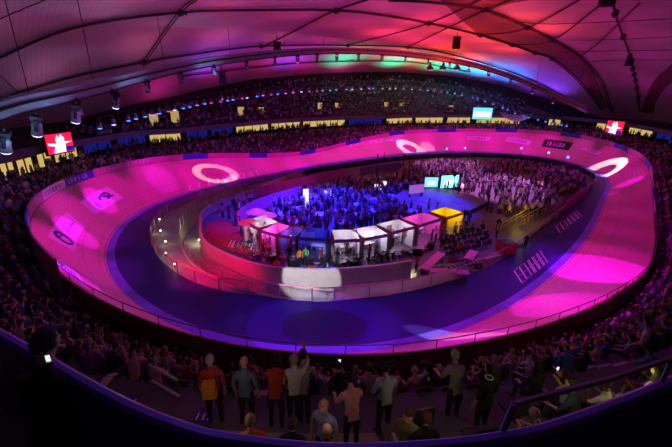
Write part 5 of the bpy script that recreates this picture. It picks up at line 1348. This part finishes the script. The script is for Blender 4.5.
# ------------------------------------------------------------------ near seats that show empty, and the camera's own balcony
st = thing('stadium_seat', 'empty dark tip up seat in the near rows', 'seat', (0, 0, -30), 0, 'empty tip up seats in the near rows')
b = MB(); b.box((0, 0, .44), (.44, .40, .05), M['seat'], 0, .95); b.build('seat', M['seat'], st)
b = MB(); b.box((0, -.22, .68), (.44, .05, .44), M['seat'], 0, .97); b.build('backrest', M['seat'], st)
b = MB(); b.box((0, -.1, .21), (.06, .3, .42), M['dark2']); b.build('bracket', M['dark2'], st); LK[st.name] = kids(st)
first = True; ns = 0
for i in order:
    if ns >= 170: break
    if used[i] or cand[i][1] == ROWS or not inview[i] or CDIST[i] > 22: continue
    u, k, p = cand[i]; px, py = CQ[i][0], CQ[i][1]
    if not (.66 < u < 1) or (k > ROWS and random.random() < .25): continue
    if 150 < px < 232 and py > 385: continue
    ol = px > 520 and k > ROWS
    if first: st.location = p; st.rotation_euler = (0, 0, facing(u)); first = False
    else:
        o = lamp_copy(st, p, 'empty olive lit seat in the right walkway rows' if ol else None, 'olive lit empty seats' if ol else None, (0, 0), None, facing(u))
        if ol:
            for c in kids(o):
                if c.name.startswith('back'): slot(c, 0, M['litseat'])  # olive tint stands for yellowish light, painted into the backrest colour
    ns += 1
# walkway signs: dark discs with numbers painted on the floor
for px, py, txt, lab in ((127, 403, '111', 'dark blue floor disc on the walkway at the left'), (205, 417, '112', 'dark blue floor disc with white number by the orange backpack'), (457, 430, '113', 'dark blue floor disc with white number below the black suit')):
    z = fCZ(.83)+.03; c = atz(px, py, z); b = MB(); b.lathe((0, 0, 0), [(.27, -.006), (.27, .006)], M['bluerail'], 24); o = b.build('floor_disc', M['bluerail']); o.location = (c[0], c[1], z+.012); tag(o, lab, 'sign')
    ang = -.78
    def g(s, t, l=0): x, y = (s-.5)*.38, (t-.5)*.2; return (x*math.cos(ang)-y*math.sin(ang), x*math.sin(ang)+y*math.cos(ang), .008+l)
    letters(txt, g, (0, 0, 1, 1), M['whiteink_beam'], o, 'number', l=.004)
# white edged ledges by the walkway stairs
for a, c, lab in (((149, 365), (177, 380), 'upper pale edged ledge beside the near stairs'), ((152, 381), (180, 397), 'lower pale edged ledge beside the near stairs')):
    p, q = atz(*a, fCZ(.84)+.45-(0 if a[1] < 370 else .3)), atz(*c, fCZ(.84)+.45-(0 if a[1] < 370 else .3)); b = MB(); b.tube([p, q], .045, 6, M['white'])
    for e in (p, q): b.tube([e, (e[0], e[1], e[2]-.9)], .03, 5, M['rail'])
    o = b.build('stair_rail', M['white'], at=tuple(map(float, p))); tag(o, lab, 'railing')
# balcony in front of the camera
BP = [(-40, 296), (0, 326), (50, 353), (75, 368), (130, 397), (180, 417), (230, 430), (330, 440), (430, 437), (505, 428), (560, 415), (672, 373), (760, 330)]
BZ = 12.6
A = np.array([atz(x, y, BZ) for x, y in smooth_open(BP, 60)])
T = np.gradient(A[:, :2], axis=0); NN = np.stack([T[:, 1], -T[:, 0]], 1); NN /= np.hypot(NN[:, 0], NN[:, 1])[:, None]
if ((CAM[:2]-A[30, :2])*NN[30]).sum() < 0: NN = -NN
t = thing('balcony_parapet', 'dark blue balcony parapet with lighter blue capping across the bottom', 'balcony', tuple(map(float, A[30]))); inv = Matrix.Translation(-Vector(t.location))
b = MB(); b.quadgrid([[(a[0], a[1], BZ-.02), (a[0]+n[0]*.03, a[1]+n[1]*.03, BZ+.01), (a[0]+n[0]*.07, a[1]+n[1]*.07, BZ+.01), (a[0]+n[0]*.09, a[1]+n[1]*.09, BZ-.03)] for a, n in zip(A, NN)], M['bluecap']); o = b.build('capping', M['bluecap'], t); o.matrix_parent_inverse = inv
b = MB(); b.quadgrid([[(a[0], a[1], BZ-1.1), (a[0], a[1], BZ-.02), (a[0]+n[0]*.09, a[1]+n[1]*.09, BZ-.03), (a[0]+n[0]*.12, a[1]+n[1]*.12, BZ-1.1)] for a, n in zip(A, NN)], M['bluerail']); o = b.build('panel', M['bluerail'], t); o.matrix_parent_inverse = inv
# balcony floor behind it
b = MB(); b.quadgrid([[(a[0]+n[0]*.1, a[1]+n[1]*.1, BZ-1.1), (a[0]+n[0]*3.5, a[1]+n[1]*3.5, BZ-1.1)] for a, n in zip(A, NN)], M['conc']); struct(b.build('balcony_floor', M['conc']))
# upper hand rail on the right
RP = [(503, 430), (514, 404), (560, 392), (610, 379), (672, 358), (740, 332)]
R_ = [atz(x, y, BZ+.25 if i else BZ) for i, (x, y) in enumerate(RP)]
t = thing('balcony_rail', 'dark violet tube rail rising over the right part of the balcony', 'railing', tuple(map(float, R_[1]))); inv = Matrix.Translation(-Vector(t.location))
b = MB(); b.tube(R_[1:], .022, 6, M['rail']); o = b.build('rail', M['rail'], t); o.matrix_parent_inverse = inv
b = MB(); b.tube(R_[:2], .022, 6, M['rail']); o = b.build('post', M['rail'], t); o.matrix_parent_inverse = inv
b = MB(); b.tube([R_[4], (R_[4][0], R_[4][1], BZ-.3)], .018, 6, M['rail']); o = b.build('post', M['rail'], t); o.matrix_parent_inverse = inv
# dark onlooker holding a phone at the lower left
p = atz(18, 352, BZ+.35); person((p[0], p[1], BZ+.25-BODY_H['stand_rail']), -.8, 'stand_rail', 'black', 'dark onlooker at the lower left corner of the balcony', None, 0, 'short', 1)
p = atz(48, 358, BZ+.42); t = thing('smartphone', 'small pale glowing phone held up at the lower left', 'phone', tuple(map(float, p)), -.3)
b = MB(); b.box((0, 0, 0), (.03, .006, .06), M['dark']); b.build('case', M['dark'], t); E_ph2 = emat('phone glow', (.6, .8, .75), 1.2); b = MB(); b.box((0, -.005, 0), (.026, .003, .052), E_ph2); b.build('display', E_ph2, t)
# ------------------------------------------------------------------ light
def light(kind, loc, col, power, aim=None, angle=60, blend=.5, rad=.2, name='light'):
    l = bpy.data.lights.new(name, kind); l.color = col; l.energy = power
    if kind in ('SPOT', 'POINT'): l.shadow_soft_size = rad
    if kind == 'SPOT': l.spot_size = math.radians(angle); l.spot_blend = blend
    o = bpy.data.objects.new(name, l); COL.objects.link(o); o.location = loc
    if aim is not None: o.rotation_euler = (Vector(aim)-Vector(loc)).to_track_quat('-Z', 'Y').to_euler()
    return o
MAG = (1, .0, .78)
def gantry_z(u): return gz(u) if .24 < u < .70 else float(np.interp(u % 1, [0, .1, .24, .70, .78, .9, 1], [19, 17, 13, 14, 15, 17, 19]))
for i in range(30):
    u = (i+.5)/30; z = gantry_z(u)-1; v = .55
    pw = 4900
    if .10 < u < .24: pw = 3800
    if .6 < u < .78: pw = 5900
    if .78 < u < .86: pw = 2300
    if .86 < u < .96: pw = 5200
    if u > .965 or u < .085: pw = 1700
    light('SPOT', rp(u, -8.5, z), MAG, pw*((z-2)/14)**2*1.0, tp(u, v-.1), 46, .7, .3, 'track_spot')
# bright patches
for px, py, pw, ang in ((600, 270, 16000, 30), (565, 305, 9000, 26), (630, 182, 9000, 16), (600, 190, 6000, 10), (75, 232, 7000, 20), (100, 200, 6000, 18), (75, 275, 9000, 16), (300, 168, 7000, 20), (160, 178, 5000, 20), (480, 338, 5000, 22)):
    u, v = trackhit(px, py); p = tp(u, v); z = gantry_z(u)-1
    light('SPOT', rp(u, -7, z), (1, .0, 1.35), pw*.75, p, ang, .25, .15, 'track_spot')
# crowd wash
for i in range(16):
    u = (i+.5)/16; z = gantry_z(u); light('SPOT', rp(u, -10, z-1), (.75, .08, 1), 700 if .3 < u < .72 else 450, rp(u, 4, fOZ(u)+1), 55, .7, .5, 'crowd_wash')
# infield
for px, py, col, pw, ang in ((330, 210, (.02, .015, 1), 95000, 52), (420, 205, (.02, .015, 1), 60000, 48), (280, 215, (.06, .02, 1), 42000, 50), (500, 190, (.9, .25, 1), 34000, 50), (450, 172, (.9, .25, 1), 28000, 50), (560, 180, (.7, .05, 1), 6000, 40), (250, 240, (1, .02, .12), 6000, 45), (300, 190, (1, .05, .8), 5000, 35), (440, 250, (1, .05, .4), 3500, 40), (515, 265, (.2, .08, 1), 5000, 50), (350, 330, (.4, .02, 1), 5000, 60), (180, 285, (.2, .05, 1), 1500, 60), (130, 230, (.12, .05, 1), 600, 50)):
    x, y = gp_(px, py); light('SPOT', (x*.9+2, y*.8, 19), col, pw, (x, y, 0), ang, .6, .4, 'infield_spot')
for x, y, l_, mn in PL:
    if l_ == 1: light('POINT', (x, y, 2.0), (.9, .75, 1) if mn == 'white' else (1, .3, .9), 90, None, rad=.3, name='cabin_lamp')
    elif l_ == 2: light('POINT', (x, y, 2.0), (1, .75, .1), 110, None, rad=.3, name='cabin_lamp')
    else: light('POINT', (x, y, 2.0), (.3, .25, 1), 40, None, rad=.3, name='cabin_lamp')
for x, y, z in WL: light('POINT', (x, y, z), (1, .88, .5), (110 if x > -35.5 else 45) if z < 0 else 7, None, rad=.1, name='bollard_light')
# white spot on the deck wall
x, y = gp_(312, 276, 0); light('SPOT', (x-9, y-6, 6), (.9, .85, 1), 5500, (x, y, .0), 24, .2, .1, 'wall_spot')
x, y = gp_(222, 262, 0); light('SPOT', (x-7, y-3, 5), (1, .0, .12), 3200, (x, y, 0), 70, .6, .1, 'wall_spot')
# ramp guard yellow
x, y = gp_(520, 222); light('POINT', (x, y, 2.2), (1, .8, .1), 90, None, rad=.2, name='guard_lamp')
# gobo rings thrown on the boards
def gobo(px, py, R, r0, r1, col, pw, src=None, floor=False, sq=(1, 1), extra=0, rot=0):
    if floor: x, y = gp_(px, py); tgt = Vector((x, y, 0))
    else: u, v = trackhit(px, py); tgt = Vector(tp(u, v))
    vd = Vector((tgt.x-CAM[0], tgt.y-CAM[1], 0)).normalized(); s = tgt-vd*11+Vector((0, 0, 15)); d = (tgt-s).length
    o = light('SPOT', s, col, pw, tgt, 2*math.degrees(math.atan(R*1.25/d))+4, 0, .02, 'gobo_light')
    l = o.data; l.use_nodes = True; nt = l.node_tree; em = next(n for n in nt.nodes if n.type == 'EMISSION')
    tc = nt.nodes.new('ShaderNodeTexCoord'); sp = nt.nodes.new('ShaderNodeSeparateXYZ'); nt.links.new(tc.outputs['Normal'], sp.inputs[0])
    def mth(op, a, b=None, c=None):
        n = nt.nodes.new('ShaderNodeMath'); n.operation = op
        for i, q in enumerate((a, b)):
            if q is None: continue
            if hasattr(q, 'links'): nt.links.new(q, n.inputs[i])
            else: n.inputs[i].default_value = q
        return n.outputs[0]
    k = R/d
    X0 = mth('DIVIDE', sp.outputs[0], sp.outputs[2]); Y0 = mth('DIVIDE', sp.outputs[1], sp.outputs[2]); cr, sr = math.cos(rot), math.sin(rot)
    X = mth('DIVIDE', mth('ADD', mth('MULTIPLY', X0, cr), mth('MULTIPLY', Y0, sr)), k*sq[0]); Y = mth('DIVIDE', mth('ADD', mth('MULTIPLY', X0, -sr), mth('MULTIPLY', Y0, cr)), k*sq[1])
    rr = mth('SQRT', mth('ADD', mth('MULTIPLY', X, X), mth('MULTIPLY', Y, Y)))
    ring = mth('MULTIPLY', mth('GREATER_THAN', rr, r0), mth('LESS_THAN', rr, r1))
    if extra:   # inner disc so that it reads as a ring with a core
        ring = mth('MAXIMUM', ring, mth('LESS_THAN', rr, extra))
    nt.links.new(ring, em.inputs['Strength'])
    return o
gobo(215, 173, 3.8, .62, 1.0, (1, .6, .55), 20000, sq=(1, .62), rot=.25)
gobo(604, 171, 4.1, .5, 1.0, (1, .9, .8), 50000, sq=(1, 1))
gobo(410, 148, 4.2, .45, 1.0, (1, .85, .7), 26000, sq=(1, .6))
gobo(427, 147, 2.0, -1, 1.0, (1, .85, .7), 9000, sq=(1, .9))
gobo(325, 327, 5.2, .55, 1.0, (.45, .04, 1), 9000, floor=True, sq=(1, .55))
gobo(455, 337, 3.2, -1, 1.0, (1, .6, 1), 16000, floor=False, sq=(1, .18))
gobo(235, 320, .7, -1, 1.0, (.7, .5, 1), 1600, floor=True)
# roof: unseen grid of upward area lights, added to wash it in colour
ANCH = [(-100, 60, (.75, .22, .5), .45), (40, 50, (.85, .24, .5), .6), (150, 35, (.95, .18, .42), .8), (250, 30, (1, .12, .32), 1.2), (340, 30, (1, .05, .20), 1.3), (410, 40, (1, .03, .10), 1.8), (455, 52, (1, .05, .01), 2.4), (500, 42, (1, .05, .05), 1.6), (545, 60, (.8, .02, .35), .9), (600, 30, (.75, .01, .30), .75), (640, 60, (.7, .01, .42), .8), (610, 100, (.6, .01, .7), .9), (500, 78, (.5, .05, .9), .8), (400, 68, (1, .04, .03), 1.6), (300, 66, (1, .02, .28), 1.2), (180, 80, (1, .02, .42), 1.0), (80, 110, (1, .02, .42), .8), (760, 40, (.6, .01, .3), 1.0), (400, -60, (.8, .05, .25), .8), (200, -60, (.7, .2, .4), .6)]
for gx_ in range(-54, 70, 12):
    for gy_ in range(-42, 50, 12):
        x = gx_+(6 if (gy_//12) % 2 else 0); R = np.interp(math.atan2(gy_, x), _A, _R)
        if math.hypot(x, gy_)/R > .93: continue
        z = roofz(x, gy_); q = proj((x, gy_, z))
        if q[2] < 2 or q[0] < -250 or q[0] > 900 or q[1] < -250: continue
        an = min(ANCH, key=lambda a: (a[0]-q[0])**2+(2*(a[1]-q[1]))**2)
        l = bpy.data.lights.new('roof_wash', 'AREA'); l.shape = 'DISK'; l.size = 2.5; l.color = an[2]; l.energy = (105 if an[2][1] > .051 or an[2][2] > .11 else 330)*an[3]; o = bpy.data.objects.new('roof_wash', l); COL.objects.link(o)
        o.location = (x, gy_, z-5.5); o.rotation_euler = (PI, 0, 0)
for i in (4, 10, 16, 22):  # unseen blue spots added to brighten the gantry
    p = gpt(i, -3.2, -2.4); light('SPOT', p, (.35, .55, 1), 260, gpt(i, 0, .3), 105, .7, .3, 'gantry_fill')
for px, py, col, pw in ((350, 80, (.0, .8, .45), 700), (400, 78, (0, .8, .4), 900), (440, 80, (0, .8, .3), 900), (480, 86, (.02, .4, 1), 1200), (505, 92, (.02, .2, 1), 1300), (460, 82, (.0, .6, .8), 900), (540, 108, (.2, .05, 1), 700), (300, 84, (.3, .05, .9), 500), (220, 92, (.2, .05, .9), 400)):
    h = wallhit(px, py, 8)
    if h: q = rp(h[0], 9, h[1]-1); light('SPOT', q, col, pw*5, (q[0], q[1], q[2]+5), 130, .8, rad=.4, name='edge_lamp')
# near walkway and rows
for px, py, z, col, pw in ((200, 395, 9.8, (1, .72, .45), 8), (330, 405, 9.8, (1, .6, .5), 3), (440, 420, 9.8, (1, .7, .45), 3.5), (570, 395, 9.6, (.85, .85, .2), 7), (640, 375, 9.6, (.85, .85, .2), 6), (420, 400, 9.0, (1, .55, .2), 2)):
    p = atz(px, py, z); light('POINT', p, col, pw, None, rad=.25, name='walkway_lamp')
for u in (.74, .78, .82, .86, .90, .94):
    light('SPOT', rp(u, -6, 17), (.8, .12, .8), 110, rp(u, 5, 6), 60, .8, .6, 'near_wash')
p = A[10]; light('SPOT', (A[20][0]+1.5, A[20][1]+2.5, 15.5), (.12, .12, 1), 40, tuple(A[24]), 90, .8, .4, 'balcony_lamp')
light('SPOT', (A[40][0]+1.5, A[40][1]+2.5, 15.5), (.35, .06, .7), 25, tuple(A[42]), 90, .8, .4, 'balcony_lamp')
w = bpy.data.worlds.new('world'); SC.world = w; w.use_nodes = True; w.node_tree.nodes['Background'].inputs[0].default_value = (.10, .04, .18, 1); w.node_tree.nodes['Background'].inputs[1].default_value = .02
SC.view_settings.view_transform = 'Standard'; SC.view_settings.look = 'None'; SC.view_settings.gamma = 1; SC.view_settings.use_curve_mapping = False; SC.view_settings.exposure = 0
SC.cycles.use_denoising = True; SC.cycles.max_bounces = 5; SC.cycles.diffuse_bounces = 2; SC.cycles.glossy_bounces = 2; SC.cycles.transparent_max_bounces = 12; SC.cycles.sample_clamp_indirect = 3; SC.cycles.caustics_reflective = False; SC.cycles.caustics_refractive = False
